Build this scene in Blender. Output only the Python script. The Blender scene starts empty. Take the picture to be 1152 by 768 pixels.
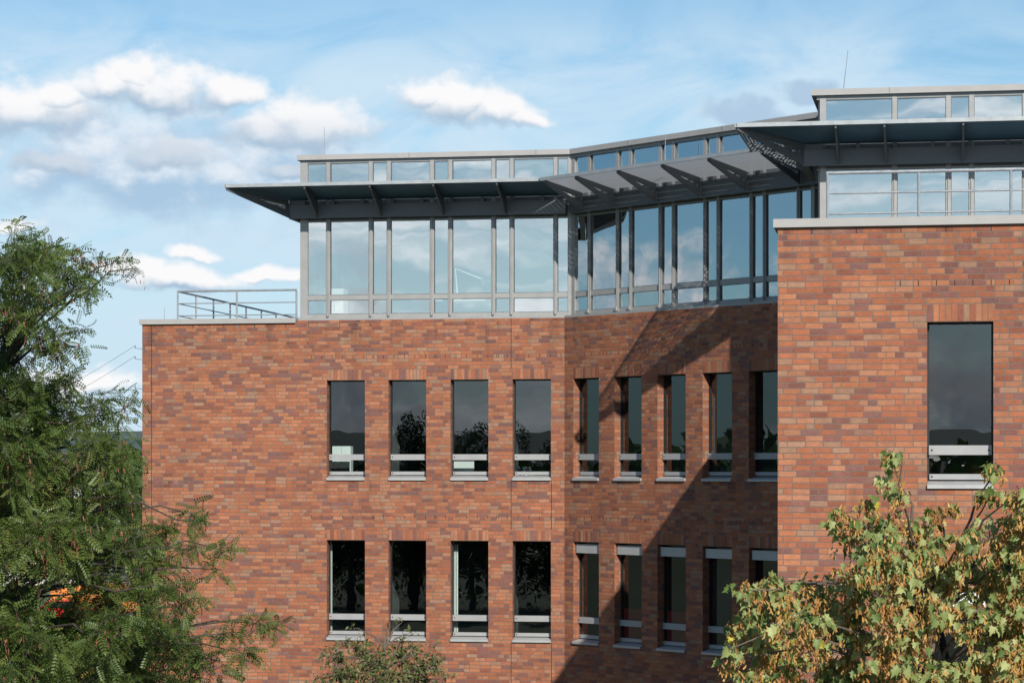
import bpy, math, random
import numpy as np
from mathutils import Vector, Matrix

R = math.radians
rng = np.random.default_rng(7)
random.seed(7)
scene = bpy.context.scene
COL = scene.collection

# ------------------------------------------------------------------ camera
FPX, HZ, CX = 2800.0, 526.0, 576.0        # focal length and horizon, in units of a 1152 px wide frame
cam_d = bpy.data.cameras.new('camera')
cam = bpy.data.objects.new('camera', cam_d); COL.objects.link(cam)
cam_d.sensor_width = 36.0
cam_d.lens = 36.0 * FPX / 1152.0
cam_d.shift_y = (HZ - 384.0) / 1152.0
cam_d.clip_end = 5000
cam.location = (0, 0, 0)
cam.rotation_euler = (R(90), 0, 0)
scene.camera = cam
GROUND = -9.5

# ------------------------------------------------------------------ light
SUN_EL = R(30.0)
SUN_H = Vector((0.28, -0.96, 0)).normalized()          # horizontal direction towards the sun
SUN_DIR = Vector((SUN_H.x*math.cos(SUN_EL), SUN_H.y*math.cos(SUN_EL), math.sin(SUN_EL)))
sd = bpy.data.lights.new('sun', 'SUN'); sd.energy = 4.8; sd.angle = R(0.5); sd.color = (1.0, 0.95, 0.87)
sun = bpy.data.objects.new('sun', sd); COL.objects.link(sun)
sun.location = SUN_DIR * 200
sun.rotation_euler = (-SUN_DIR).to_track_quat('-Z', 'Y').to_euler()

scene.view_settings.view_transform = 'Standard'
scene.view_settings.look = 'None'
scene.view_settings.gamma = 1.0
scene.view_settings.exposure = 0.30
scene.view_settings.use_curve_mapping = False
scene.cycles.max_bounces = 8
scene.cycles.transparent_max_bounces = 24
scene.cycles.caustics_reflective = False

# ------------------------------------------------------------------ node helpers
class NT:
    def __init__(self, tree): self.t = tree
    def n(self, typ, **kw):
        nd = self.t.nodes.new(typ)
        for k, v in kw.items(): setattr(nd, k, v)
        return nd
    def put(self, sock, v):
        if v is None: return
        if isinstance(v, bpy.types.NodeSocket): self.t.links.new(v, sock)
        else: sock.default_value = v
    def m(self, op, a, b=None, c=None, clamp=False):
        nd = self.n('ShaderNodeMath', operation=op, use_clamp=clamp)
        for i, v in enumerate((a, b, c)): self.put(nd.inputs[i], v)
        return nd.outputs[0]
    def xyz(self, v):
        nd = self.n('ShaderNodeSeparateXYZ'); self.put(nd.inputs[0], v); return nd.outputs
    def vec(self, x, y, z=0.0):
        nd = self.n('ShaderNodeCombineXYZ')
        for i, v in enumerate((x, y, z)): self.put(nd.inputs[i], v)
        return nd.outputs[0]
    def noise(self, v, scale, detail=4.0, rough=0.5, dim='3D', dist=0.0):
        nd = self.n('ShaderNodeTexNoise', noise_dimensions=dim)
        self.put(nd.inputs['Vector'], v); nd.inputs['Scale'].default_value = scale
        nd.inputs['Detail'].default_value = detail; nd.inputs['Roughness'].default_value = rough
        nd.inputs['Distortion'].default_value = dist
        return nd.outputs['Fac'] if 'Fac' in nd.outputs else nd.outputs[0]
    def white(self, v):
        nd = self.n('ShaderNodeTexWhiteNoise', noise_dimensions='3D'); self.put(nd.inputs['Vector'], v)
        return nd.outputs['Value']
    def ramp(self, fac, stops, mode='LINEAR'):
        nd = self.n('ShaderNodeValToRGB'); cr = nd.color_ramp; cr.interpolation = mode
        while len(cr.elements) < len(stops): cr.elements.new(0.5)
        for e, (p, c) in zip(cr.elements, stops):
            e.position = p; e.color = (*c, 1) if len(c) == 3 else c
        self.put(nd.inputs[0], fac); return nd.outputs[0]
    def mix(self, fac, a, b, blend='MIX'):  # a, b colours or sockets
        nd = self.n('ShaderNodeMix', data_type='RGBA', blend_type=blend)
        self.put(nd.inputs[0], fac)
        for s, v in ((nd.inputs[6], a), (nd.inputs[7], b)):
            self.put(s, (*v, 1) if isinstance(v, tuple) and len(v) == 3 else v)
        return nd.outputs[2]
    def mapr(self, v, a, b, c=0.0, d=1.0, smooth=True):
        nd = self.n('ShaderNodeMapRange', interpolation_type='SMOOTHSTEP' if smooth else 'LINEAR')
        for i, x in enumerate((v, a, b, c, d)): self.put(nd.inputs[i], x)
        return nd.outputs[0]

# ------------------------------------------------------------------ sky
world = bpy.data.worlds.new('World'); scene.world = world; world.use_nodes = True
wt = world.node_tree; wt.nodes.clear(); W = NT(wt)
SKY_STRENGTH = 0.075
sky = W.n('ShaderNodeTexSky', sky_type='NISHITA')
sky.sun_disc = False; sky.sun_elevation = SUN_EL
sky.sun_rotation = math.atan2(SUN_H.x, SUN_H.y)
sky.altitude = 0; sky.air_density = 1.0; sky.dust_density = 0.4; sky.ozone_density = 2.5

def cloud_group():
    g = bpy.data.node_groups.new('cloud_field', 'ShaderNodeTree')
    g.interface.new_socket('P', in_out='INPUT', socket_type='NodeSocketVector')
    g.interface.new_socket('D', in_out='OUTPUT', socket_type='NodeSocketFloat')
    g.interface.new_socket('H', in_out='OUTPUT', socket_type='NodeSocketFloat')
    G = NT(g)
    gi = G.n('NodeGroupInput'); go = G.n('NodeGroupOutput')
    P = gi.outputs[0]
    X, Y, _ = G.xyz(P)
    warp = G.noise(P, 1/70, 3, .55)
    Yw = G.m('ADD', Y, G.m('MULTIPLY', G.m('SUBTRACT', warp, .5), 40))
    cums = [(182, 98, 92, 48), (160, 88, 50, 34), (258, 106, 52, 30), (125, 104, 52, 30), (35, 128, 96, 48), (-60, 122, 90, 50), (70, 118, 44, 28), (345, 142, 92, 42), (300, 150, 60, 26),
            (190, 176, 60, 26), (65, 190, 56, 18), (330, 195, 44, 14), (515, 112, 70, 36), (480, 106, 44, 26), (560, 126, 58, 28), (590, 136, 34, 16), (205, 314, 96, 20),
            (216, 287, 38, 13), (100, 428, 80, 22), (20, 260, 44, 14), (838, 130, 76, 24), (915, 108, 44, 16),
            (300, 308, 52, 14), (150, 302, 64, 16), (60, 450, 80, 14), (-200, 200, 140, 50), (1300, 150, 120, 40)]
    cur = None
    for (cx, cy, w, h) in cums:
        dx = G.m('DIVIDE', G.m('SUBTRACT', X, cx - CX), w)
        dyr = G.m('SUBTRACT', Yw, HZ - cy - h*.25)
        up = G.m('DIVIDE', dyr, h); dn = G.m('DIVIDE', dyr, -h*.66)
        q = G.m('MAXIMUM', up, dn)
        r = G.m('SQRT', G.m('ADD', G.m('MULTIPLY', dx, dx), G.m('MULTIPLY', q, q)))
        v = G.m('SUBTRACT', 1.0, r)
        hn = G.m('DIVIDE', dyr, h)
        if cur is None: cur, hv = v, hn
        else:
            # height within the puff that dominates here, blended where puffs meet
            w_ = G.mapr(G.m('SUBTRACT', v, cur), -.12, .12)
            hv = G.m('ADD', G.m('MULTIPLY', hn, w_), G.m('MULTIPLY', hv, G.m('SUBTRACT', 1, w_)))
            cur = G.m('MAXIMUM', cur, v)
    # clouds over the rest of the sky
    big = G.noise(G.vec(G.m('MULTIPLY', X, .55), Y, 7.3), 1/260, 3, .5)
    away = G.mapr(G.m('ABSOLUTE', X), 900, 1500)
    gen = G.m('ADD', G.m('MULTIPLY', G.m('SUBTRACT', big, .55), 4.0), G.m('MULTIPLY', G.m('SUBTRACT', away, 1), 4))
    gen = G.m('SUBTRACT', gen, G.mapr(Y, 500, 1500, 0, 3))
    sd_ = G.m('MULTIPLY', G.mapr(X, -1300, -2000), G.mapr(X, -6000, -5200))
    gen = G.m('SUBTRACT', gen, G.m('MULTIPLY', sd_, G.mapr(Y, 250, 340, 0, 3)))
    gen = G.m('ADD', gen, G.m('MULTIPLY', G.m('MULTIPLY', sd_, G.mapr(G.m('ABSOLUTE', G.m('SUBTRACT', Y, 205)), 45, 8)), .25))
    hv = G.m('MULTIPLY', hv, G.m('LESS_THAN', G.m('ABSOLUTE', X), 1500))
    cur = G.m('MAXIMUM', cur, gen)
    cur = G.m('MAXIMUM', cur, -1.2)
    n1 = G.noise(G.vec(X, G.m('MULTIPLY', Y, 1.25), 3.1), 1/42, 7, .56)
    d = G.m('ADD', cur, G.m('MULTIPLY', G.m('SUBTRACT', n1, .5), 1.55))
    G.put(go.inputs[0], d); G.put(go.inputs[1], hv)
    return g
tc = W.n('ShaderNodeTexCoord')
nrm = W.n('ShaderNodeVectorMath', operation='NORMALIZE'); W.put(nrm.inputs[0], tc.outputs['Generated'])
dx, dy, dz = W.xyz(nrm.outputs[0])
AZ = W.m('MULTIPLY', W.m('ARCTAN2', dx, dy), FPX)
EL = W.m('MULTIPLY', W.m('ARCSINE', dz), FPX)
P = W.vec(AZ, EL, 0)
cg = cloud_group()
def dens(p):
    nd = W.n('ShaderNodeGroup'); nd.node_tree = cg; W.put(nd.inputs[0], p); return nd.outputs
d0, h0 = dens(P)
d1 = dens(W.vec(W.m('ADD', AZ, 7), W.m('ADD', EL, 14), 0))[0]
d2 = dens(W.vec(W.m('ADD', AZ, 8), W.m('ADD', EL, 40), 0))[0]
alpha = W.mapr(d0, -.08, .54)
lit = W.m('ADD', W.m('MULTIPLY', W.m('SUBTRACT', d0, d1), .55), W.m('MULTIPLY', W.m('SUBTRACT', d0, d2), .62))
lit = W.m('ADD', W.m('MULTIPLY', lit, .55), W.m('MULTIPLY', h0, .75))
lit = W.mapr(W.m('ADD', lit, W.m('MULTIPLY', W.m('SUBTRACT', W.noise(P, 1/17, 5, .6), .5), .5)), -.42, .62)
lit = W.m('MULTIPLY', lit, W.m('SUBTRACT', 1, W.m('MULTIPLY', W.mapr(AZ, 0, -120), W.m('MULTIPLY', .62, W.m('MULTIPLY', W.mapr(EL, 405, 345), W.mapr(EL, 255, 290))))))
K = 1.0 / SKY_STRENGTH
cl_col = W.mix(lit, (0.33*K, 0.44*K, 0.56*K), (0.80*K, 0.79*K, 0.795*K))
grey = W.mapr(AZ, 160, 230)                       # the duller bank over the right wing
cl_col = W.mix(W.m('MULTIPLY', grey, W.mapr(AZ, 900, 700)), cl_col, (0.35*K, 0.48*K, 0.62*K))
# thin high veil
veil_n = W.noise(W.vec(W.m('MULTIPLY', AZ, .45), W.m('ADD', EL, W.m('MULTIPLY', AZ, -.10)), 1.7), 1/110, 8, .6, dist=.6)
veil = W.mapr(veil_n, .22, .62)
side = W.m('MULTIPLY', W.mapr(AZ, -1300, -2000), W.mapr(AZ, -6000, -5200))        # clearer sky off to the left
low = W.m('MULTIPLY', W.mapr(EL, 430, 530, .94, .28), W.mapr(EL, 700, 1500, 1, .2))
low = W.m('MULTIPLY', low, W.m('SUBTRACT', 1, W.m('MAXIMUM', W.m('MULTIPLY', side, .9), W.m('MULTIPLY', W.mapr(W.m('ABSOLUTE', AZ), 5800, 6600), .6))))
skyc = W.mix(1.0, sky.outputs[0], (0.86, 1.12, 1.20), 'MULTIPLY')
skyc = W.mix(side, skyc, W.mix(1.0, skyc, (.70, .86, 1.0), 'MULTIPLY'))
back = W.mapr(W.m('ABSOLUTE', AZ), 5800, 6600)
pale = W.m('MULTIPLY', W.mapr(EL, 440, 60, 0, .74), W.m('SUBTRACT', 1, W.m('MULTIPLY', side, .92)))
pale = W.m('MULTIPLY', pale, W.m('SUBTRACT', 1, W.m('MULTIPLY', back, .45)))
skyc = W.mix(pale, skyc, W.mix(back, (0.45*K, 0.59*K, 0.70*K), (0.98*K, 1.22*K, 1.36*K)))
wisp = W.mapr(W.noise(W.vec(W.m('MULTIPLY', AZ, .22), W.m('MULTIPLY', EL, 1.5), 5), 1/95, 7, .6, dist=.8), .40, .66)
skyc = W.mix(W.m('MULTIPLY', wisp, W.m('MULTIPLY', back, W.mapr(EL, 900, 500, 0, .78))), skyc, (1.5*K, 1.5*K, 1.5*K))
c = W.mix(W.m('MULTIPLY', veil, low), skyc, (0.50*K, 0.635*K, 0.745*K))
def bankd(a, e):
    u = W.m('DIVIDE', W.m('ADD', a, 390), 330); v = W.m('DIVIDE', W.m('SUBTRACT', e, 335), 92)
    r = W.m('SQRT', W.m('ADD', W.m('MULTIPLY', u, u), W.m('MULTIPLY', v, v)))
    nz = W.noise(W.vec(a, W.m('MULTIPLY', e, 1.5), 9), 1/75, 7, .55)
    return W.m('ADD', W.m('SUBTRACT', 1, r), W.m('MULTIPLY', W.m('SUBTRACT', nz, .5), 1.9))
b0 = bankd(AZ, EL); b1 = bankd(W.m('ADD', AZ, 8), W.m('ADD', EL, 22))
bl = W.mapr(W.m('SUBTRACT', b0, b1), -.30, .55)
c = W.mix(W.m('MULTIPLY', W.mapr(b0, .0, .75), .92), c, W.mix(bl, (0.32*K, 0.46*K, 0.61*K), (0.65*K, 0.70*K, 0.76*K)))
c = W.mix(W.m('MULTIPLY', alpha, .96), c, cl_col)
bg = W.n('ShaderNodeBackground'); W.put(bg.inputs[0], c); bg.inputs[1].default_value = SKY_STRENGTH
wo = W.n('ShaderNodeOutputWorld'); wt.links.new(bg.outputs[0], wo.inputs[0])

# ------------------------------------------------------------------ materials
def newmat(name):
    m = bpy.data.materials.new(name); m.use_nodes = True
    t = m.node_tree; t.nodes.clear(); N = NT(t)
    out = N.n('ShaderNodeOutputMaterial')
    return m, N, out
def pbr(name, col, rough=.6, metal=0.0, var=.12, vscale=6.0, bump=0.0, spec=.5):
    m, N, out = newmat(name)
    b = N.n('ShaderNodeBsdfPrincipled')
    geo = N.n('ShaderNodeTexCoord')
    nz = N.noise(geo.outputs['Object'], vscale, 5, .6)
    dark = tuple(x*(1-var) for x in col); lite = tuple(min(1, x*(1+var)) for x in col)
    N.put(b.inputs['Base Color'], N.ramp(nz, [(.3, dark), (.7, lite)]))
    N.put(b.inputs['Roughness'], N.mapr(nz, .2, .8, rough*.85, min(1, rough*1.12)))
    b.inputs['Metallic'].default_value = metal
    b.inputs['Specular IOR Level'].default_value = spec
    if bump:
        bp = N.n('ShaderNodeBump'); bp.inputs['Strength'].default_value = bump; bp.inputs['Distance'].default_value = .02
        N.put(bp.inputs['Height'], nz); N.put(b.inputs['Normal'], bp.outputs[0])
    N.put(out.inputs[0], b.outputs[0]); return m

def brick(name, soldier=False):
    m, N, out = newmat(name)
    uv = N.n('ShaderNodeUVMap'); U, V, _ = N.xyz(uv.outputs[0])
    HC, LB, J = 1/12, .25, .0066
    if soldier: U, V = V, U
    vr = N.m('DIVIDE', V, HC); row = N.m('FLOOR', vr); fv = N.m('FRACT', vr)
    if soldier:
        uu = N.m('DIVIDE', U, LB)
    else:
        off = N.m('MULTIPLY', N.m('FLOOR', N.m('MULTIPLY', N.white(N.vec(row, 3.7, 1.1)), 4)), .25)
        uu = N.m('ADD', N.m('DIVIDE', U, LB), off)
    bid = N.m('FLOOR', uu); fx = N.m('FRACT', uu)
    if soldier:
        hid = bid; hw = N.m('MULTIPLY', N.m('MINIMUM', fx, N.m('SUBTRACT', 1, fx)), LB)
    else:
        split = N.m('GREATER_THAN', N.white(N.vec(bid, row, 5.5)), .89)
        sub = N.m('MULTIPLY', N.m('GREATER_THAN', fx, .5), split)
        f2 = N.m('FRACT', N.m('MULTIPLY', fx, 2))
        wid = N.m('SUBTRACT', LB, N.m('MULTIPLY', split, LB/2))
        ff = N.m('ADD', N.m('MULTIPLY', split, f2), N.m('MULTIPLY', N.m('SUBTRACT', 1, split), fx))
        hw = N.m('MULTIPLY', N.m('MINIMUM', ff, N.m('SUBTRACT', 1, ff)), wid)
        hid = N.m('ADD', bid, N.m('MULTIPLY', sub, .5))
    hv = N.m('MULTIPLY', N.m('MINIMUM', fv, N.m('SUBTRACT', 1, fv)), HC)
    edge = N.m('MINIMUM', hw, hv)
    face = N.mapr(edge, J*.75, J*1.25)
    wn = N.white(N.vec(hid, row, 0.3))
    cl = N.noise(N.vec(N.m('MULTIPLY', hid, .34), N.m('MULTIPLY', row, .30), 2.0), 1.0, 2, .5)
    k = N.m('ADD', N.m('MULTIPLY', wn, .62), N.m('MULTIPLY', N.mapr(cl, .3, .7, 0, 1, False), .38))
    pal = [(0.0, (.335, .121, .057)), (.15, (.345, .136, .068)), (.27, (.312, .107, .052)), (.38, (.328, .142, .079)),
           (.47, (.292, .101, .053)), (.575, (.285, .154, .097)), (.63, (.222, .077, .047)), (.70, (.192, .079, .061)), (.81, (.178, .083, .071)), (.89, (.238, .116, .083))]
    colr = N.ramp(k, pal, 'CONSTANT')
    val = N.mapr(N.white(N.vec(row, hid, 8.8)), 0, 1, .89, 1.11, False)
    geo = N.n('ShaderNodeTexCoord')
    grain = N.noise(N.vec(N.m('MULTIPLY', U, 1.0), N.m('MULTIPLY', V, 3.0), 0), 22, 6, .65)
    val = N.m('MULTIPLY', val, N.mapr(grain, .25, .75, .80, 1.18, False))
    blot = N.noise(N.vec(N.m('ADD', U, N.m('MULTIPLY', wn, 9)), N.m('MULTIPLY', V, 1.6), 6), 9, 3, .6)
    val = N.m('MULTIPLY', val, N.mapr(blot, .3, .7, .86, 1.12, False))
    stain = N.noise(geo.outputs['Object'], .33, 5, .6)
    val = N.m('MULTIPLY', val, N.mapr(stain, .3, .7, .86, 1.10, False))
    streak = N.noise(N.vec(N.m('MULTIPLY', U, 2.2), N.m('MULTIPLY', V, .22), 4), 1.0, 5, .6)
    val = N.m('MULTIPLY', val, N.mapr(streak, .3, .75, .93, 1.06, False))
    if not soldier:      # rain streaks below the coping and sooty runs
        run = N.mapr(N.noise(N.vec(N.m('MULTIPLY', U, 3.4), N.m('MULTIPLY', V, .16), 11), 1.0, 4, .6), .46, .72)
        near = N.m('MAXIMUM', N.mapr(V, .25, 1.36), N.m('MULTIPLY', N.mapr(V, -3.0, -2.36), N.m('LESS_THAN', V, -2.32)))
        val = N.m('MULTIPLY', val, N.m('SUBTRACT', 1, N.m('MULTIPLY', N.m('MULTIPLY', run, near), .34)))
    vc = N.n('ShaderNodeCombineColor')
    for i in range(3): N.put(vc.inputs[i], val)
    colr = N.mix(1.0, colr, vc.outputs[0], 'MULTIPLY')
    mort = N.ramp(grain, [(.3, (.120, .088, .070)), (.7, (.180, .138, .110))])
    bloom = N.m('MULTIPLY', N.mapr(N.noise(geo.outputs['Object'], .8, 6, .65), .58, .75), N.mapr(grain, .4, .7))
    colr = N.mix(N.m('MULTIPLY', bloom, .22), colr, (.36, .27, .22))
    colr = N.mix(face, mort, colr)
    b = N.n('ShaderNodeBsdfPrincipled')
    N.put(b.inputs['Base Color'], colr)
    b.inputs['Specular IOR Level'].default_value = .25
    N.put(b.inputs['Roughness'], N.mapr(grain, .2, .8, .62, .92))
    bp = N.n('ShaderNodeBump'); bp.inputs['Strength'].default_value = .55; bp.inputs['Distance'].default_value = .008
    hgt = N.m('ADD', face, N.m('ADD', N.m('MULTIPLY', grain, .35), N.m('MULTIPLY', wn, .35)))
    N.put(bp.inputs['Height'], hgt); N.put(b.inputs['Normal'], bp.outputs[0])
    N.put(out.inputs[0], b.outputs[0]); return m

def glass(name, refl, tint, wave=0.0, tone=(1, 1, 1)):
    m, N, out = newmat(name)
    gl = N.n('ShaderNodeBsdfGlossy'); gl.inputs['Roughness'].default_value = 0.0; gl.inputs['Color'].default_value = (*tone, 1)
    tr = N.n('ShaderNodeBsdfTransparent'); tr.inputs[0].default_value = (*tint, 1)
    mx = N.n('ShaderNodeMixShader')
    fr = N.n('ShaderNodeLayerWeight'); fr.inputs[0].default_value = .35
    N.put(mx.inputs[0], N.m('ADD', refl, N.m('MULTIPLY', N.m('POWER', fr.outputs['Facing'], 4), 1-refl), clamp=True))
    if wave:
        geo = N.n('ShaderNodeTexCoord')
        nz = N.noise(geo.outputs['Object'], .9, 2, .5)
        bp = N.n('ShaderNodeBump'); bp.inputs['Strength'].default_value = wave; bp.inputs['Distance'].default_value = .02
        N.put(bp.inputs['Height'], nz); N.put(gl.inputs['Normal'], bp.outputs[0])
    N.put(mx.inputs[1], tr.outputs[0]); N.put(mx.inputs[2], gl.outputs[0])
    N.put(out.inputs[0], mx.outputs[0]); return m

def perforated(name):
    m, N, out = newmat(name)
    uv = N.n('ShaderNodeUVMap'); U, V, _ = N.xyz(uv.outputs[0])
    S = .075
    r = N.m('DIVIDE', V, S); row = N.m('FLOOR', r)
    c_ = N.m('ADD', N.m('DIVIDE', U, S*1.3), N.m('MULTIPLY', N.m('MODULO', row, 2), .5))
    a = N.m('SUBTRACT', N.m('FRACT', c_), .5); b_ = N.m('SUBTRACT', N.m('FRACT', r), .5)
    dist = N.m('SQRT', N.m('ADD', N.m('MULTIPLY', a, a), N.m('MULTIPLY', b_, b_)))
    hole = N.m('LESS_THAN', dist, .33)
    b = N.n('ShaderNodeBsdfPrincipled'); b.inputs['Base Color'].default_value = (.10, .115, .13, 1); b.inputs['Roughness'].default_value = .5; b.inputs['Metallic'].default_value = .3
    tr = N.n('ShaderNodeBsdfTransparent'); mx = N.n('ShaderNodeMixShader')
    N.put(mx.inputs[0], hole); N.put(mx.inputs[1], b.outputs[0]); N.put(mx.inputs[2], tr.outputs[0])
    N.put(out.inputs[0], mx.outputs[0]); return m

def leafmat(name, stops, trans=.35, rough=.5):
    m, N, out = newmat(name)
    at = N.n('ShaderNodeAttribute', attribute_name='rnd')
    col = N.ramp(at.outputs['Fac'], stops)
    b = N.n('ShaderNodeBsdfPrincipled'); N.put(b.inputs['Base Color'], col); b.inputs['Roughness'].default_value = rough
    b.inputs['Specular IOR Level'].default_value = .35
    tl = N.n('ShaderNodeBsdfTranslucent'); N.put(tl.inputs[0], N.mix(1.0, col, (1.15, 1.25, .6), 'MULTIPLY'))
    mx = N.n('ShaderNodeMixShader'); mx.inputs[0].default_value = trans
    N.put(mx.inputs[1], b.outputs[0]); N.put(mx.inputs[2], tl.outputs[0])
    N.put(out.inputs[0], mx.outputs[0]); return m

M_BRICK = brick('brick'); M_SOLDIER = brick('soldier_brick', True)
M_COPING = pbr('coping_metal', (.32, .308, .296), .5, 0, .05, 3)
M_ALU = pbr('aluminium', (.40, .40, .395), .42, .25, .06, 4)
M_ALULIGHT = pbr('light_aluminium', (.31, .31, .31), .45, .1, .05, 4)
M_FRAME = pbr('frame_metal', (.30, .296, .288), .45, .2, .06, 4)
M_STEEL = pbr('dark_steel', (.105, .118, .128), .45, .2, .12, 3)
M_SHEET = pbr('canopy_sheet', (.085, .18, .27), .5, .2, .10, 2)
M_EDGE = pbr('canopy_edge', (.34, .36, .37), .45, .3, .1, 5)
M_SLAT = pbr('canopy_slat', (.30, .33, .35), .5, .2, .1, 5)
def pierced(name):
    m, N, out = newmat(name)
    b = N.n('ShaderNodeBsdfPrincipled'); b.inputs['Base Color'].default_value = (.28, .30, .32, 1); b.inputs['Roughness'].default_value = .5
    tl = N.n('ShaderNodeBsdfTranslucent'); tl.inputs[0].default_value = (.42, .43, .44, 1)
    uv = N.n('ShaderNodeUVMap'); U, V, _ = N.xyz(uv.outputs[0])
    fr = N.m('FRACT', N.m('MULTIPLY', U, 9.0))
    mx = N.n('ShaderNodeMixShader'); N.put(mx.inputs[0], N.mapr(fr, .3, .7, .42, .62)); N.put(mx.inputs[1], b.outputs[0]); N.put(mx.inputs[2], tl.outputs[0])
    N.put(out.inputs[0], mx.outputs[0]); return m
M_TRANS = pierced('pierced_sheet')
M_GALV = pbr('galvanised', (.33, .345, .36), .45, .5, .12, 9)
M_BLACK = pbr('black_gasket', (.012, .013, .014), .6, 0, .1, 8)
M_DARK = pbr('slot_shadow_gap', (.02, .012, .01), .9, 0, .1, 8)
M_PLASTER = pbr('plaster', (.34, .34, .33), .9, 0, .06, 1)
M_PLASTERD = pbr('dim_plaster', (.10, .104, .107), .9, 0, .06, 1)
M_FLOOR_DIMWALL = pbr('carpet_and_dim_wall', (.045, .047, .05), .95, 0, .15, 5)
M_ROOF = pbr('roof_gravel', (.22, .21, .20), .95, 0, .2, 9, .3)
M_WHITE = pbr('white_lacquer', (.80, .80, .78), .4, 0, .03, 4)
M_WOOD = pbr('desk_wood', (.30, .19, .10), .5, 0, .15, 7)
M_RED = pbr('red_fabric', (.45, .03, .04), .8, 0, .1, 8)
M_CHAR = pbr('charcoal_plastic', (.03, .03, .033), .5, 0, .1, 8)
M_SCREEN = pbr('screen_black', (.015, .017, .02), .15, 0, .1, 4)
M_PGLASS = glass('penthouse_glass', .53, (.92, .98, .96), .07, (.97, .99, 1.0))
M_WGLASS = glass('window_glass', .102, (.74, .82, .81), .09, (.92, .95, 1.0))
M_PERF = perforated('perforated_metal')

# ------------------------------------------------------------------ mesh builder
class MB:
    def __init__(self): self.v = []; self.f = []; self.mi = []; self.uv = []
    def face(self, pts, mat=0, uvs=None):
        i = len(self.v); self.v += [tuple(p) for p in pts]
        self.f.append(tuple(range(i, i+len(pts)))); self.mi.append(mat)
        self.uv.append(uvs if uvs else [(0, 0)]*len(pts))
    def hexa(self, c, mat=0, uvs=True):
        # c: 8 corners, bottom 0-3 counter-clockwise, top 4-7
        for q in ((3, 2, 1, 0), (4, 5, 6, 7), (0, 1, 5, 4), (1, 2, 6, 5), (2, 3, 7, 6), (3, 0, 4, 7)):
            p = [Vector(c[k]) for k in q]
            w = (p[1]-p[0]).length; h = (p[2]-p[1]).length
            self.face(p, mat, [(0, 0), (w, 0), (w, h), (0, h)])
    def box(self, F, s0, s1, o0, o1, z0, z1, mat=0):
        c = [F(s0, o1, z0), F(s1, o1, z0), F(s1, o0, z0), F(s0, o0, z0), F(s0, o1, z1), F(s1, o1, z1), F(s1, o0, z1), F(s0, o0, z1)]
        self.hexa(c, mat)
    def tube(self, pts, rads, n=6, mat=0, cap=True):
        pts = [Vector(p) for p in pts]
        rings = []
        for i, p in enumerate(pts):
            d = (pts[min(i+1, len(pts)-1)] - pts[max(i-1, 0)]).normalized()
            a = d.orthogonal().normalized() if i == 0 else (rings[-1][1] - rings[-1][1].dot(d)*d).normalized()
            b = d.cross(a)
            r = float(rads[i] if hasattr(rads, '__len__') else rads)
            rings.append(([p + r*(math.cos(2*math.pi*k/n)*a + math.sin(2*math.pi*k/n)*b) for k in range(n)], a))
        for i in range(len(rings)-1):
            A, B = rings[i][0], rings[i+1][0]
            for k in range(n):
                self.face([A[k], A[(k+1) % n], B[(k+1) % n], B[k]], mat)
        if cap:
            self.face(list(reversed(rings[0][0])), mat); self.face(rings[-1][0], mat)
    def build(self, name, mats, parent=None, smooth=False, weld=False):
        me = bpy.data.meshes.new(name)
        me.from_pydata(self.v, [], self.f)
        if not isinstance(mats, (list, tuple)): mats = [mats]
        for m in mats: me.materials.append(m)
        me.polygons.foreach_set('material_index', self.mi)
        ul = me.uv_layers.new(name='UVMap')
        ul.data.foreach_set('uv', np.array([c for f in self.uv for c in f], dtype=np.float32).ravel())
        if smooth: me.polygons.foreach_set('use_smooth', [True]*len(self.f))
        me.update()
        o = bpy.data.objects.new(name, me); COL.objects.link(o)
        if parent: attach(o, parent)
        return o
def world_loc(o):
    v = o.location.copy()
    return v
def attach(o, parent):
    o.parent = parent
    root = parent
    off = Vector((0, 0, 0))
    while root is not None:
        off += root.location
        root = root.parent if root.parent and root.type != 'EMPTY' else None
    if parent.type == 'EMPTY':
        o.matrix_parent_inverse = Matrix.Translation(-parent.location)
def tag(o, label, cat, group=None, kind=None):
    o['label'] = label; o['category'] = cat
    if group: o['group'] = group
    if kind: o['kind'] = kind
    return o
def empty(name, loc, label, cat, group=None):
    o = bpy.data.objects.new(name, None); COL.objects.link(o); o.location = loc
    o.empty_display_size = .3
    return tag(o, label, cat, group)

class Frame:
    """a vertical facade plane: s runs along it, o points outwards"""
    def __init__(self, p, ang):
        self.p = Vector((p[0], p[1], 0)); a = R(ang)
        self.e = Vector((math.cos(a), -math.sin(a), 0)); self.n = Vector((-math.sin(a), -math.cos(a), 0))
    def __call__(self, s, o, z):
        q = self.p + self.e*s + self.n*o; return Vector((q.x, q.y, z))
    def s(self, px, o=0.0):
        k = (px - CX)/FPX; b = self.p + self.n*o
        return (k*b.y - b.x)/(self.e.x - k*self.e.y)
    def z(self, py, s, o=0.0):
        return (HZ - py)*self(s, o, 0).y/FPX
def at(px, py, D): return Vector(((px-CX)/FPX*D, D, (HZ-py)/FPX*D))

# ------------------------------------------------------------------ plan of the building
YAW, MID = 10.2, 50.3
C0 = Vector((59/FPX*57.1, 57.1))
L = Frame(C0, YAW)                      # left wing front, s <= 0
M = Frame(C0, MID)                      # splayed middle front, s >= 0
RW = Frame((299/FPX*35.15, 35.15), YAW) # right wing front, s >= 0
SIDE_A = Vector((RW.p.x, RW.p.y, 0)); PH = Frame(((919-CX)/FPX*48.4, 48.4), YAW)   # penthouse of the right wing
SIDE_D = (Vector((PH.p.x, PH.p.y, 0)) - SIDE_A); SIDE_LEN1 = SIDE_D.length; SIDE_D.normalize()
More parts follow.
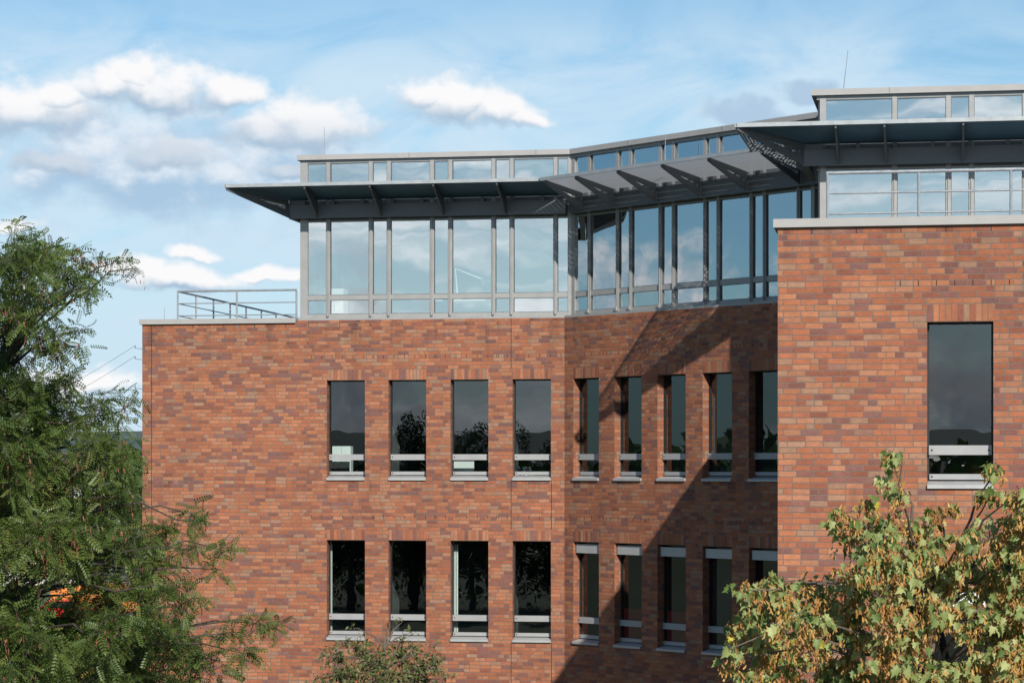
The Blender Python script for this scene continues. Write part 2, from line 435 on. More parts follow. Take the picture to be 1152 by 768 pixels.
# where the side wall of the right wing meets the middle front
den = SIDE_D.x*M.e.y - SIDE_D.y*M.e.x
dd = M.p - SIDE_A
u_side = (dd.x*M.e.y - dd.y*M.e.x)/den
hit = SIDE_A + SIDE_D*u_side
S_MID = (hit - M.p).dot(M.e)
REC = .36                               # glass line behind the brick line
# levels relative to the eye
Z_HEAD, Z_SILL, STOREY = 2.037, -.288, 3.72
Z_TOP, Z_COP0, Z_COP1 = 3.44, 3.385, 3.505
Z_G0, Z_T0, Z_T1, Z_GTOP = 3.60, 3.935, 4.045, 5.775
Z_B0, Z_B1 = 5.835, 6.155
Z_CIN, Z_COUT = 6.30, 6.52
Z_CG0, Z_CG1, Z_CAP0, Z_CAP1 = 6.50, 7.14, 7.215, 7.335
OV = 1.45

bld = empty('office_building', (L.p.x, L.p.y, GROUND), 'red brick office building with glazed top storey and dark steel canopies', 'building')

def facade(F, s0, s1, z0, z1, holes, name, label=None, thick=.30, slots=None, joints=(), uoff=0.0, ends=(False, False)):
    mb = MB()
    LINT = .25
    lo_ = lambda li: 31/12*lint.index(li) + (0 if uoff < .08 else 17/12 if uoff < .15 else 211/12)
    cells_h = [(a, b, c, d) for (a, b, c, d) in holes]
    lint = [(a, b, d, d+LINT) for (a, b, c, d) in holes]
    ss = sorted({s0, s1, *[x for h in cells_h for x in h[:2]]})
    zs = sorted({z0, z1, *[x for h in cells_h for x in h[2:]], *[x for h in lint for x in h[2:]]})
    for i in range(len(ss)-1):
        for j in range(len(zs)-1):
            a, b, c, d = ss[i], ss[i+1], zs[j], zs[j+1]
            mx, mz = (a+b)/2, (c+d)/2
            inside = lambda q: q[0] < mx < q[1] and q[2] < mz < q[3]
            if any(inside(h) for h in cells_h): continue
            li = next((h for h in lint if inside(h)), None)
            if li:
                mb.face([F(a, 0, c), F(b, 0, c), F(b, 0, d), F(a, 0, d)], 1, [(a-li[0]+lo_(li), c-li[2]), (b-li[0]+lo_(li), c-li[2]), (b-li[0]+lo_(li), d-li[2]), (a-li[0]+lo_(li), d-li[2])])
            else:
                mb.face([F(a, 0, c), F(b, 0, c), F(b, 0, d), F(a, 0, d)], 0, [(a+uoff, c-Z_HEAD), (b+uoff, c-Z_HEAD), (b+uoff, d-Z_HEAD), (a+uoff, d-Z_HEAD)])
            mb.face([F(a, -thick, d), F(b, -thick, d), F(b, -thick, c), F(a, -thick, c)], 2)
    for (a, b, c, d) in cells_h:
        t = thick
        v0, v1 = c-Z_HEAD, d-Z_HEAD
        mb.face([F(a, 0, c), F(a, 0, d), F(a, -t, d), F(a, -t, c)], 0, [(.0, v0), (.0, v1), (t, v1), (t, v0)])
        mb.face([F(b, 0, d), F(b, 0, c), F(b, -t, c), F(b, -t, d)], 0, [(.0, v1), (.0, v0), (t, v0), (t, v1)])
        mb.face([F(a, 0, d), F(b, 0, d), F(b, -t, d), F(a, -t, d)], 1, [(0, 0), (b-a, 0), (b-a, t), (0, t)])
        mb.face([F(b, 0, c), F(a, 0, c), F(a, -t, c), F(b, -t, c)], 1, [(0, 0), (b-a, 0), (b-a, t), (0, t)])
    # top edge and ends close the slab
    mb.face([F(s0, 0, z1), F(s1, 0, z1), F(s1, -thick, z1), F(s0, -thick, z1)], 0, [(s0, 0), (s1, 0), (s1, thick), (s0, thick)])
    mb.face([F(s0, 0, z1), F(s0, -thick, z1), F(s0, -thick, z0), F(s0, 0, z0)], 0, [(0, z1), (thick, z1), (thick, z0), (0, z0)])
    mb.face([F(s1, 0, z0), F(s1, -thick, z0), F(s1, -thick, z1), F(s1, 0, z1)], 0, [(0, z0), (thick, z0), (thick, z1), (0, z1)])
    # open head joints
    for (s, z) in (slots or []):
        mb.box(F, s-.006, s+.006, -.02, .0025, z+.004, z+.079, 3)
    for (s, a, b) in joints:
        mb.box(F, s-.007, s+.007, -.02, .0022, a, b, 3)
    o = mb.build(name, [M_BRICK, M_SOLDIER, M_PLASTER, M_DARK], bld)
    if label: o['label'] = label
    return o

def rowz(k): return Z_SILL - k*STOREY, Z_HEAD - k*STOREY

# ---- openings
Lx = [(367.6, 410.6), (437, 479.4), (506.8, 549.4), (576.6, 619.8)]
Mx = [(645, 673.8), (691.2, 721.8), (739.6, 771.4), (790.4, 823.4), (842.4, 877.0)]
holesL, holesM, holesR = [], [], []
for k in (0, 1):
    z0, z1 = rowz(k)
    for a, b in Lx: holesL.append((L.s(a), L.s(b), z0, z1))
    for a, b in Mx: holesM.append((M.s(a), M.s(b), z0, z1))
    holesR.append((RW.s(1043), RW.s(1117.6), z0, z1))
s_left = L.s(160)
S_PL = L.s(340, -REC)                    # left corner of the left penthouse
S_PL_B = L.s(333)
def slotrow(F, s0, s1, z, step, skip=()):
    out = []; s = s0
    while s < s1:
        out.append((s, z)); s += step
    return out
def course(z): return Z_HEAD + math.floor((z-Z_HEAD)*12)/12
slL = slotrow(L, s_left+.5, L.s(330), course(3.30), .75) + slotrow(L, S_PL_B+.3, -.3, course(3.36), .75)
slR = slotrow(RW, .48, 4.2, course(3.30), .62)
slM = slotrow(M, .5, 7.8, course(3.30), .75)
for hs, F, sl in ((holesL, L, slL), (holesM, M, slM), (holesR, RW, slR)):
    for (a, b, c, d) in hs:
        q = a - .37
        while q < b + .3:
            sl.append((q, d + .25 + .25)); q += .25
jL = [(L.s(170.5), GROUND, Z_COP0), (L.s(575.6)-.012, rowz(0)[1]+.26, Z_TOP), (L.s(575.6)-.012, rowz(1)[1]+.26, rowz(0)[0]-.01),
      (L.s(575.6)-.012, GROUND, rowz(1)[0]-.01), (L.s(619.8)+.012, rowz(1)[1]+.26, rowz(0)[0]-.01), (L.s(619.8)+.012, GROUND, rowz(1)[0]-.01)]
# the left wing front in two lengths: the parapet under the coping and the part that carries the glass
facade(L, s_left, 0.0, GROUND, Z_COP0, holesL, 'wall', slots=slL, joints=jL, uoff=.1)
mb = MB(); mb.face([L(S_PL_B, 0, Z_COP0), L(0, 0, Z_COP0), L(0, 0, Z_TOP), L(S_PL_B, 0, Z_TOP)], 0, [(S_PL_B, Z_COP0-Z_HEAD), (0, Z_COP0-Z_HEAD), (0, Z_TOP-Z_HEAD), (S_PL_B, Z_TOP-Z_HEAD)])
mb.face([L(S_PL_B, 0, Z_TOP), L(0, 0, Z_TOP), L(0, -.4, Z_TOP), L(S_PL_B, -.4, Z_TOP)], 0, [(S_PL_B, 0), (0, 0), (0, .4), (S_PL_B, .4)])
mb.build('wall_crest', M_BRICK, bld)
facade(M, 0.0, S_MID, GROUND, Z_TOP, holesM, 'wall', slots=slM, uoff=.2)
R_LEN = 9.0
facade(RW, 0.0, R_LEN, GROUND, Z_COP0, holesR, 'wall', slots=slR, uoff=.05)
# side walls and backs
def plain_wall(p, q, z0, z1, mat=M_BRICK, name='wall', thick=.3, flip=1):
    p = Vector((p[0], p[1], 0)); q = Vector((q[0], q[1], 0)); d = (q-p); ln = d.length; d.normalize(); n = Vector((d.y, -d.x, 0))*flip
    mb = MB()
    P_ = lambda s, o, z: Vector((p.x+d.x*s+n.x*o, p.y+d.y*s+n.y*o, z))
    for o_ in (0, -thick):
        mb.face([P_(0, o_, z0), P_(ln, o_, z0), P_(ln, o_, z1), P_(0, o_, z1)], 0, [(0, z0-Z_HEAD), (ln, z0-Z_HEAD), (ln, z1-Z_HEAD), (0, z1-Z_HEAD)])
    mb.face([P_(0, 0, z1), P_(ln, 0, z1), P_(ln, -thick, z1), P_(0, -thick, z1)], 0, [(0, 0), (ln, 0), (ln, .3), (0, .3)])
    return mb.build(name, mat, bld)
DEPL = 15.0
lb = L(s_left, -DEPL, 0); lf = L(s_left, -.003, 0)
plain_wall(lb, lf, GROUND, Z_COP0)
A2 = SIDE_A + SIDE_D*.003
plain_wall(A2 + SIDE_D*u_side, A2, GROUND, Z_COP0)
far_r = RW(R_LEN, 0, 0); far_rb = RW(R_LEN, -30, 0)
plain_wall(far_r, far_rb, GROUND, Z_COP0)
plain_wall(far_rb, lb, GROUND, Z_COP0)
# roofs (terrace decks) and storeys
def slab(poly, z0, z1, name, mat, parent=bld):
    mb = MB(); n = len(poly)
    mb.face([(p[0], p[1], z1) for p in poly]); mb.face([(p[0], p[1], z0) for p in reversed(poly)])
    for i in range(n):
        a, b = poly[i], poly[(i+1) % n]
        mb.face([(a[0], a[1], z0), (b[0], b[1], z0), (b[0], b[1], z1), (a[0], a[1], z1)])
    return mb.build(name, mat, parent)
def inset_poly(t):
    sa = SIDE_A + RW.e*t - RW.n*t
    return [L(s_left+t, -DEPL+t, 0), L(s_left+t, -t, 0), C0 + (Vector((.504, .864))*t*1.06), hit.to_2d() + Vector((.75, .55))*t*1.4, sa, RW(R_LEN-t, -t, 0), RW(R_LEN-t, -30+t, 0)]
slab([Vector((p[0], p[1])) for p in inset_poly(.31)], 2.95, 3.2, 'roof_deck', M_ROOF)
for k in (0, 1):
    slab([Vector((p[0], p[1])) for p in inset_poly(.32)], Z_SILL - k*STOREY - 1.1, Z_SILL - k*STOREY - .75, 'floor_slab', M_FLOOR_DIMWALL)
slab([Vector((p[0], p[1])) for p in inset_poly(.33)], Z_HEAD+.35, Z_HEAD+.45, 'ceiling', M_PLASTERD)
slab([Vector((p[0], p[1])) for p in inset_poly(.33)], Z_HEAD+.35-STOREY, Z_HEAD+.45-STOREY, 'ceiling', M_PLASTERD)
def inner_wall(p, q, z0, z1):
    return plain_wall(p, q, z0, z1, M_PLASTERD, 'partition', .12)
for k in (0, 1):
    zz0, zz1 = Z_SILL - k*STOREY - .74, Z_HEAD + .34 - k*STOREY
    inner_wall(L(s_left+.4, -5.2, 0), L(3.0, -5.2, 0), zz0, zz1)
    inner_wall(M(1.2, -4.6, 0), M(S_MID+2.5, -4.6, 0), zz0, zz1)
    inner_wall(RW(.8, -5, 0), RW(R_LEN-.4, -5, 0), zz0, zz1)
    for px in (424, 563):
        s_ = L.s(px); inner_wall(L(s_, -.32, 0), L(s_, -5.0, 0), zz0, zz1)
    inner_wall(M(4.55, -.32, 0), M(4.55, -4.5, 0), zz0, zz1)

# copings
mb = MB(); mb.box(L, s_left-.06, S_PL_B, -.36, .06, Z_COP0, Z_COP1); mb.box(L, s_left-.06, s_left+.36, -DEPL, -.362, Z_COP0, Z_COP1)
mb.build('coping', M_COPING, bld)
mb = MB(); mb.box(RW, -.06, R_LEN, -.36, .06, Z_COP0, Z_COP1)
mb.box(RW, 1.245, 1.251, -.1, .0625, Z_COP0+.002, Z_COP1-.002); mb.box(RW, 4.245, 4.251, -.1, .0625, Z_COP0+.002, Z_COP1-.002)
qa, qb = SIDE_A + SIDE_D*.362, SIDE_A + SIDE_D*(SIDE_LEN1-.05)
sn = Vector((-SIDE_D.y, SIDE_D.x, 0))
mb.hexa([qa+sn*.06+Vector((0, 0, Z_COP0)), qa-sn*.3+Vector((0, 0, Z_COP0)), qb-sn*.3+Vector((0, 0, Z_COP0)), qb+sn*.06+Vector((0, 0, Z_COP0)),
         qa+sn*.06+Vector((0, 0, Z_COP1)), qa-sn*.3+Vector((0, 0, Z_COP1)), qb-sn*.3+Vector((0, 0, Z_COP1)), qb+sn*.06+Vector((0, 0, Z_COP1))])
mb.build('coping', M_COPING, bld)

# ---- windows in the brickwork
def window(F, a, b, z0, z1, shutter=None):
    k = z0 - Z_SILL
    mb = MB(); fw = .028
    for (x0, x1, y0, y1) in ((a, a+fw, z0, z1), (b-fw, b, z0, z1), (a+fw, b-fw, z1-fw, z1)):
        mb.box(F, x0+.001, x1-.001, -.26, -.185, y0+.001, y1-.001, 0)
    mb.box(F, a+.03, b-.03, -.25, -.155, k-.165, k-.086, 1)
    mb.box(F, a+.05, a+.075, -.16, -.1535, k-.137, k-.112, 0)
    w = mb.build('window', [M_BLACK, M_ALULIGHT], bld)
    mb = MB(); mb.box(F, a+.022, b-.02, -.25, -.14, k+.181, k+.315, 0)
    mb.box(F, a+.05, a+.075, -.15, -.1385, k+.235, k+.262, 1); mb.box(F, b-.075, b-.05, -.15, -.1385, k+.235, k+.262, 1)
    mb.build('crossbar', [M_ALULIGHT, M_BLACK], w)
    mb = MB()
    mb.face([F(a+.02, -.215, k-.09), F(b-.02, -.215, k-.09), F(b-.02, -.215, z1-.02), F(a+.02, -.215, z1-.02)])
    mb.build('pane', M_WGLASS, w)
    mb = MB()
    c = [F(a-.02+.022, .045, z0+.0), F(b-.002, .045, z0), F(b-.002, -.24, z0+.002), F(a+.002, -.24, z0+.002),
         F(a+.002, .045, z0+.05), F(b-.002, .045, z0+.05), F(b-.002, -.24, k-.172), F(a+.002, -.24, k-.172)]
    mb.hexa(c); mb.build('sill', M_ALU, w)
    if shutter is not None:
        mb = MB(); mb.box(F, a+.035, b-.006, -.18, -.06, z1-.24, z1-.055, 0); mb.box(F, a+.035, b-.006, -.17, -.055, z1-.255, z1-.238, 0)
        mb.build('shutter_box', shutter, w)
    return w
for i, h in enumerate(holesL): window(L, *h)
for i, h in enumerate(holesM): window(M, *h, shutter=M_ALU if i >= 5 else None)
for i, h in enumerate(holesR): window(RW, *h, shutter=M_WHITE if i == 1 else None)

# ------------------------------------------------------------------ glazed top storey
def glazed(F, edges, s0, s1, thick_ends=(.18, .10), low=Z_G0):
    """edges: mullion centre lines (s); o measured from the brick line"""
    o0, o1 = -REC-.06, -REC+.05
    mb = MB()
    mb.box(F, s0, s1, o0, o1-.01, low-.115, low)                   # bottom rail
    mb.box(F, s0, s1, o0-.05, .0 if low > 3.55 else o1, low-.16, low-.113)     # sill flashing
    g = mb.build('glazed_wall', M_FRAME, bld)
    tr_ = MB(); tr_.box(F, s0, s1, o0, o1-.01, Z_CG1, Z_CAP0); tr_.build('top_rail', M_FRAME, g)
    sp = MB(); sp.box(F, s0+.01, s1-.01, o0, o1-.008, Z_GTOP+.02, Z_CG0-.06); sp.build('spandrel', M_STEEL, g)
    sp = MB(); sp.box(F, s0, s1, o0, o1-.01, Z_GTOP-.005, Z_GTOP+.018); sp.box(F, s0, s1, o0, o1-.01, Z_CG0-.058, Z_CG0); sp.build('head_rail', M_FRAME, g)
    for i, s in enumerate(edges):
        w = .046
        if i == 0: w = thick_ends[0]/2
        if i == len(edges)-1: w = thick_ends[1]/2
        m_ = MB(); m_.box(F, s-w, s+w, o0-.02, o1, low-.11, Z_CAP0-.003)
        if w < .05:
            m_.box(F, s-.012, s+.012, o1-.01, o1+.022, low+.0, Z_GTOP); m_.box(F, s-.02, s+.02, o1+.001, o1+.05, low-.06, low+.03)
        m_.build('mullion', M_FRAME, g)
    for i in range(len(edges)-1):
        a, b = edges[i], edges[i+1]
        m_ = MB(); m_.box(F, a+.04, b-.04, o0+.01, o1-.02, Z_T0, Z_T1); m_.build('transom', M_FRAME, g)
        for (za, zb) in ((low, Z_T0), (Z_T1, Z_GTOP), (Z_CG0, Z_CG1)):
            m_ = MB()
            tl = random.uniform(-.004, .004); t2 = random.uniform(-.004, .004)
            m_.face([F(a+.02, -REC+tl, za-.01), F(b-.02, -REC-tl, za-.01), F(b-.02, -REC-tl+t2, zb+.01), F(a+.02, -REC+tl+t2, zb+.01)])
            m_.build('pane', M_PGLASS, g)
            # gasket line round each pane
            gk = MB()
            for (x0, x1, y0, y1) in ((a+.046, a+.058, za, zb), (b-.058, b-.046, za, zb), (a+.058, b-.058, zb-.014, zb), (a+.058, b-.058, za, za+.012)):
                gk.box(F, x0, x1, -REC+.012, -REC+.03, y0, y1)
            gk.build('gasket', M_STEEL, g)
    return g
gL = [L.s(p, -REC) for p in (342.5, 369.8, 417.6, 438, 486.5, 507, 555.5, 576, 625.3, 642.6)]
off = Vector((.504, .864, 0))*(REC/.939)
CG = Vector((C0.x, C0.y, 0)) + off                   # glass-line inner corner
sLg = (CG - L.p).dot(L.e); sMg = (CG - M.p).dot(M.e)
gL[-1] = sLg - .05
glazed(L, gL, S_PL, sLg)
pts = [(664.2, 664.2), (696, 696), (710.7, 0), (744, 0), (759, 0), (794.4, 0), (809.4, 0), (846.5, 0), (861.5, 0), (899.6, 0), (916, 0)]
gM = [sMg + .07] + [M.s(p[0], -REC) for p in pts]
gM.append(gM[-1] + 1.0); gM.append(gM[-1] + .42)
sMend = (hit - M.p).dot(M.e) + .45
gM = [s for s in gM if s < sMend - .2]
glazed(M, gM, sMg, sMend, (.12, .1))
PHg = Frame((PH.p + PH.n*(REC))[:2], YAW)            # so that o = -REC is the penthouse glass
gR = [PHg.s(p, -REC) for p in (926, 1006.5, 1067, 1093, 1153, 1179, 1240)]
glazed(PHg, gR, PHg.s(919, -REC), gR[-1]+.05, (.12, .1), low=3.45)
# side of the right penthouse
PSIDE = Frame((0, 0), 0); PSIDE.p = PHg(PHg.s(919, -REC), -REC, 0); PSIDE.n = -PHg.e; PSIDE.e = PHg.n
ps_len = 3.8
mb = MB(); mb.box(PSIDE, -ps_len, -.08, -.12, -.02, 3.3, Z_CAP0); mb.build('penthouse_wall', M_FRAME, bld)
# back and side walls, roofs of the penthouses
for (p, q) in ((L(S_PL+.1, -REC-.05, 0), L(S_PL+.1, -8, 0)), (L(S_PL+.1, -8, 0), L(7.5, -8, 0)), (L(7.5, -8, 0), M(sMg+2.6, -7.2, 0)), (PHg(PHg.s(919, -REC)+.02, -6.5, 0), PHg(gR[-1], -6.5, 0)), (PHg(PHg.s(919, -REC)+.06, -6.5, 0), PHg(PHg.s(919, -REC)+.06, -REC-.2, 0)), (PHg(gR[-1], -REC, 0), PHg(gR[-1], -6.5, 0))):
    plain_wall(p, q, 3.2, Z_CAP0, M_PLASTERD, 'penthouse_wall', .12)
plain_wall(M(sMg+2.6, -7.2, 0), M(sMend, -7.2, 0), 3.2, Z_CAP0, M_FLOOR_DIMWALL, 'penthouse_wall', .12)  # dark wall colour stands in for shade, keeping sun on the back wall dim
plain_wall(M(sMend-.05, -REC-.08, 0), M(sMend-.05, -7.2, 0), 3.2, Z_CAP0, M_FLOOR_DIMWALL, 'penthouse_wall', .12)  # end wall, its shade likewise put into the colour
def capslab(poly):
    slab([Vector((p[0], p[1])) for p in poly], Z_CAP0+.001, Z_CAP1, 'roof', M_COPING)
g_ = .11
oc = -REC + .13
cc = CG - Vector((.504, .864, 0))*(.13/.939)
capslab([L(S_PL-.1, oc, 0), cc, L((cc-L.p).dot(L.e)+1.5, -8.2, 0), L(S_PL-.1, -8.2, 0)])
mA = (cc-M.p).dot(M.e)
slab([Vector((p[0], p[1])) for p in (cc + M.e*.003, M(sMend, oc, 0), M(sMend, -7.4, 0), L(8.0, -8.3, 0), L((cc-L.p).dot(L.e)+1.505, -8.2, 0))], Z_CAP0+.001, Z_CAP1, 'roof', M_COPING)
capslab([PHg(PHg.s(919, -REC)-.1, oc, 0), PHg(gR[-1]+.2, oc, 0), PHg(gR[-1]+.2, -6.7, 0), PHg(PHg.s(919, -REC)-.1, -6.7, 0)])

for F_, rng_ in ((L, np.arange(S_PL+2.6, -.2, 3.0)), (M, np.arange(1.9, S_MID, 3.0)), (PHg, np.arange(1.4, 5.5, 3.0))):
    for s_ in rng_:
        mb = MB(); mb.box(F_, float(s_)-.004, float(s_)+.004, oc-.05, oc+.003, Z_CAP0+.004, Z_CAP1-.002); mb.build('seam', M_STEEL, bld)
# ------------------------------------------------------------------ canopies
def bracket(parent, base_in, base_out, zin_top, zout, zbot, th=.018, hollow=True):
    """tapered steel plate with a triangular opening, from the beam to the canopy edge"""
    bi, bo = Vector(base_in), Vector(base_out)
    d = (bo - bi); ln = d.length; d.normalize(); t = Vector((-d.y, d.x, 0))*th
    P_ = lambda u, z: Vector((bi.x + d.x*u, bi.y + d.y*u, z))
    O = [P_(0, zbot), P_(ln, zout-.10), P_(ln, zout-.02), P_(0, zin_top-.02)]
    mb = MB()
    if hollow:
        w = .08
        I = [P_(w, zbot + .20), P_(ln*.60, zbot + (zout-.1-zbot)*.60 + .105), P_(ln*.60, zbot + (zout-.1-zbot)*.60 + .11), P_(w, zin_top-.135)]
        for sgn in (1, -1):
            for i in range(4):
                j = (i+1) % 4
                mb.face([O[i]+t*sgn, O[j]+t*sgn, I[j]+t*sgn, I[i]+t*sgn])
        for ring in (O, I):
            for i in range(4):
                j = (i+1) % 4
                mb.face([ring[i]+t, ring[i]-t, ring[j]-t, ring[j]+t])
    else:
        for sgn in (1, -1): mb.face([o+t*sgn for o in O])
        for i in range(4):
            j = (i+1) % 4; mb.face([O[i]+t, O[i]-t, O[j]-t, O[j]+t])
    return mb.build('bracket', M_STEEL, parent)
O_IN, O_OUT = -REC+.26, -REC+OV
def sheet(mb, a_in, b_in, b_out, a_out, th=.03, mat=0):
    T = Vector((0, 0, th))
    lo = [Vector((*a_out[:2], Z_COUT-th)), Vector((*b_out[:2], Z_COUT-th)), Vector((*b_in[:2], Z_CIN-th)), Vector((*a_in[:2], Z_CIN-th))]
    mb.hexa(lo + [p+T for p in lo], mat)
def edge_bar(mb, a, b, n, mat=1):
    a, b, n = Vector(a), Vector(b), Vector(n)
    c = [a+n*.02, b+n*.02, b-n*.02, a-n*.02]
    mb.hexa([Vector((p.x, p.y, Z_COUT-.065)) for p in c] + [Vector((p.x, p.y, Z_COUT+.012)) for p in c], mat)
def corner_pt(o):    # inner corner of L and M at outward distance o from brick line
    v = Vector((.504, .864, 0))*(-o/.939); return Vector((C0.x, C0.y, 0)) + v
def canopy_front(F, sa_in, sb_in, sb_out, sa_out, brs, beam=(None, None), slats=False, hollow=True):
    mb = MB()
    A_in, B_in = F(sa_in, O_IN-.17, 0), F(sb_in, O_IN-.17, 0); A_out, B_out = F(sa_out, O_OUT, 0), F(sb_out, O_OUT, 0)
    if not slats:
        sheet(mb, A_in, B_in, B_out, A_out)
    else:
        n = 15
        for i in range(n):
            f0, f1 = i/n, (i+.93)/n
            p = [A_in.lerp(A_out, f0), B_in.lerp(B_out, f0), B_in.lerp(B_out, f1), A_in.lerp(A_out, f1)]
            zz = [Z_CIN + (Z_COUT-Z_CIN)*f for f in (f0, f0, f1, f1)]
            mb.face([Vector((q.x, q.y, z-.012)) for q, z in zip(p, zz)], 0, [(0, f0), (sb_in-sa_in, f0), (sb_in-sa_in, f1), (0, f1)])
    edge_bar(mb, A_out + F.e*.02, B_out - F.e*.02, F.n)
    o = mb.build('canopy', [M_TRANS if slats else M_SHEET, M_EDGE], bld)
    for s in brs: bracket(o, F(s, O_IN+.02, 0), F(s, O_OUT-.025, 0), Z_CIN-.02, Z_COUT-.02, Z_B0+.02, hollow=hollow)
    b = MB()
    s0, s1 = beam
    for (za, zb, oo) in ((Z_B0, Z_B0+.025, .10), (Z_B1-.025, Z_B1, .10)):
        b.box(F, s0, s1, O_IN-.12, O_IN+.0, za, zb)
    b.box(F, s0, s1, O_IN-.06, O_IN-.012, Z_B0+.0255, Z_B1-.0255)
    # short struts that tie the sheet to the wall
    q = s0 + .35
    while q < s1 - .1:
        b.box(F, q-.04, q+.04, O_IN-.09, O_IN-.03, Z_B1+.001, Z_CIN-.03); q += .71
    b.build('beam', M_STEEL, bld)
    return o
def canopy_return(F, s_corner, depth_back, brs, sign=-1):
    """the canopy turned round the left end: perforated sheet, edge and brackets"""
    a = OV
    sC = s_corner - .26 + .0
    A_in, A_out = F(sC, O_IN, 0), F(s_corner - a, O_OUT, 0)
    B_in, B_out = F(sC, O_IN - depth_back, 0), F(s_corner - a, O_IN - depth_back, 0)
    mb = MB()
    # perforated sheet in slats so light comes through
    n = 5
    for i in range(n):
        f0, f1 = i/n, (i+.93)/n
        pp = [A_in.lerp(A_out, f0), A_in.lerp(A_out, f1), B_in.lerp(B_out, f1), B_in.lerp(B_out, f0)]
        zz = [Z_CIN + (Z_COUT-Z_CIN)*f - .012 for f in (f0, f1, f1, f0)]
        pts_ = [Vector((p.x, p.y, z)) for p, z in zip(pp, zz)]
        uvs = [(0, f0*1.3), (0, f1*1.3), (depth_back, f1*1.3), (depth_back, f0*1.3)]
        mb.face(pts_, 0, uvs); 
    n_ = (A_out - B_out).cross(Vector((0, 0, 1))).normalized()
    c_ = MB(); edge_bar(c_, A_out, B_out, n_, 0)
    # hip rafter along the mitre and end brackets
    o = mb.build('canopy_return', [M_PERF, M_EDGE], bld)
    c_.build('edge_bar', M_EDGE, o)
    bracket(o, A_in + F.n*.02, A_out.lerp(A_in, .02), Z_CIN-.02, Z_COUT-.02, Z_B0+.02, th=.02)
    for d in brs:
        bracket(o, F(sC, O_IN-d, 0), F(s_corner-a+.02, O_IN-d, 0), Z_CIN-.02, Z_COUT-.02, Z_B0+.02)
    b = MB()
    b.box(F, sC-.01, sC+.11, O_IN-depth_back, O_IN-.125, Z_B0, Z_B0+.025); b.box(F, sC-.01, sC+.11, O_IN-depth_back, O_IN-.125, Z_B1-.025, Z_B1)
    b.box(F, sC+.02, sC+.06, O_IN-depth_back, O_IN-.125, Z_B0+.0255, Z_B1-.0255)
    b.box(F, sC+.0, s_corner+.05, O_IN-.11, O_IN-.06, Z_B1+.001, Z_CIN-.035)
    b.build('beam', M_STEEL, bld)
    # lower perforated sun screen hung under the return
    return o
ci, co = corner_pt(O_IN), corner_pt(O_OUT)
sLi, sLo = (ci-L.p).dot(L.e), (co-L.p).dot(L.e); sMi, sMo = (ci-M.p).dot(M.e), (co-M.p).dot(M.e)
brL = [L.s(p, O_OUT) for p in (342, 415.5, 487, 558.5)]
canopy_front(L, S_PL-.26, sLi, sLo, S_PL-OV, brL, beam=(S_PL-.26, sLi-.03), hollow=False)
canopy_return(L, S_PL, 7.5, (1.2, 2.9, 4.6, 6.3))
brM = [M.s(p, O_OUT) for p in (611, 646, 693.2, 743, 795.2)] + [M.s(795.2, O_OUT)+1.55]
s_end = sMend - .35
canopy_front(M, sMi+.004, s_end, s_end, sMo+.004, brM, beam=(sMi+.05, s_end), slats=True)
SR = PHg.s(919, -REC)
brR = [PHg.s(p, O_OUT) for p in (940, 995, 1083.7, 1172)]
canopy_front(PHg, SR-.26, gR[-1]+.4, gR[-1]+.4, SR-OV, brR, beam=(SR-.26, gR[-1]+.3), hollow=False)
canopy_return(PHg, SR, 2.6, (1.3,))

# ------------------------------------------------------------------ railings, rods
def railing(points, name='railing', top=4.16, base=3.21, posts=None, label=None):
    mb = MB()
    for i in range(len(points)-1):
        a, b = points[i], points[i+1]
        for z, r in ((top, .024), (top-.29, .013), (top-.58, .013)):
            mb.tube([(a[0], a[1], z), (b[0], b[1], z)], r, 8)
    o = mb.build(name, M_GALV, bld, smooth=True)
    for p in posts:
        m_ = MB(); m_.tube([(p[0], p[1], base), (p[0], p[1], top-.01)], .021, 8)
        m_.build('post', M_GALV, o, smooth=True)
    return o
o_r = -.42
a = L(L.s(200, o_r), o_r, 0); b = L(L.s(333.5, o_r), o_r, 0); back = L(L.s(200, o_r), -13.5, 0)
lpost = [a.lerp(b, t) for t in (0, .5, 1)]
railing([a, b], posts=lpost, top=4.19)
railing([a, back], posts=[a.lerp(back, t) for t in (.11, .22, .33, .44, .55, .66, .77, .88, 1)], top=4.19)
a = RW(RW.s(931, o_r), o_r, 0); b = RW(R_LEN-.4, o_r, 0)
step_r = RW.s(1033.5, o_r) - RW.s(931, o_r)
rp = []; q = RW.s(931, o_r)
while q < R_LEN-.3: rp.append(RW(q, o_r, 0)); q += step_r
railing([a, b], posts=rp, top=4.19)
def rod(px, py, D, z0, lean=0.0):
    p = at(px, py, D); m_ = MB()
    m_.tube([(p.x-lean, p.y, z0), (p.x, p.y, p.z)], [.012, .006], 5); m_.build('lightning_rod', M_GALV, bld)
rod(365, 143, 62.0, Z_CAP1); rod(748.5, 153, 54.3, 6.45); rod(954, 57, 51.0, Z_CAP1, .14)
rod(185, 345, 59.4, 3.2)

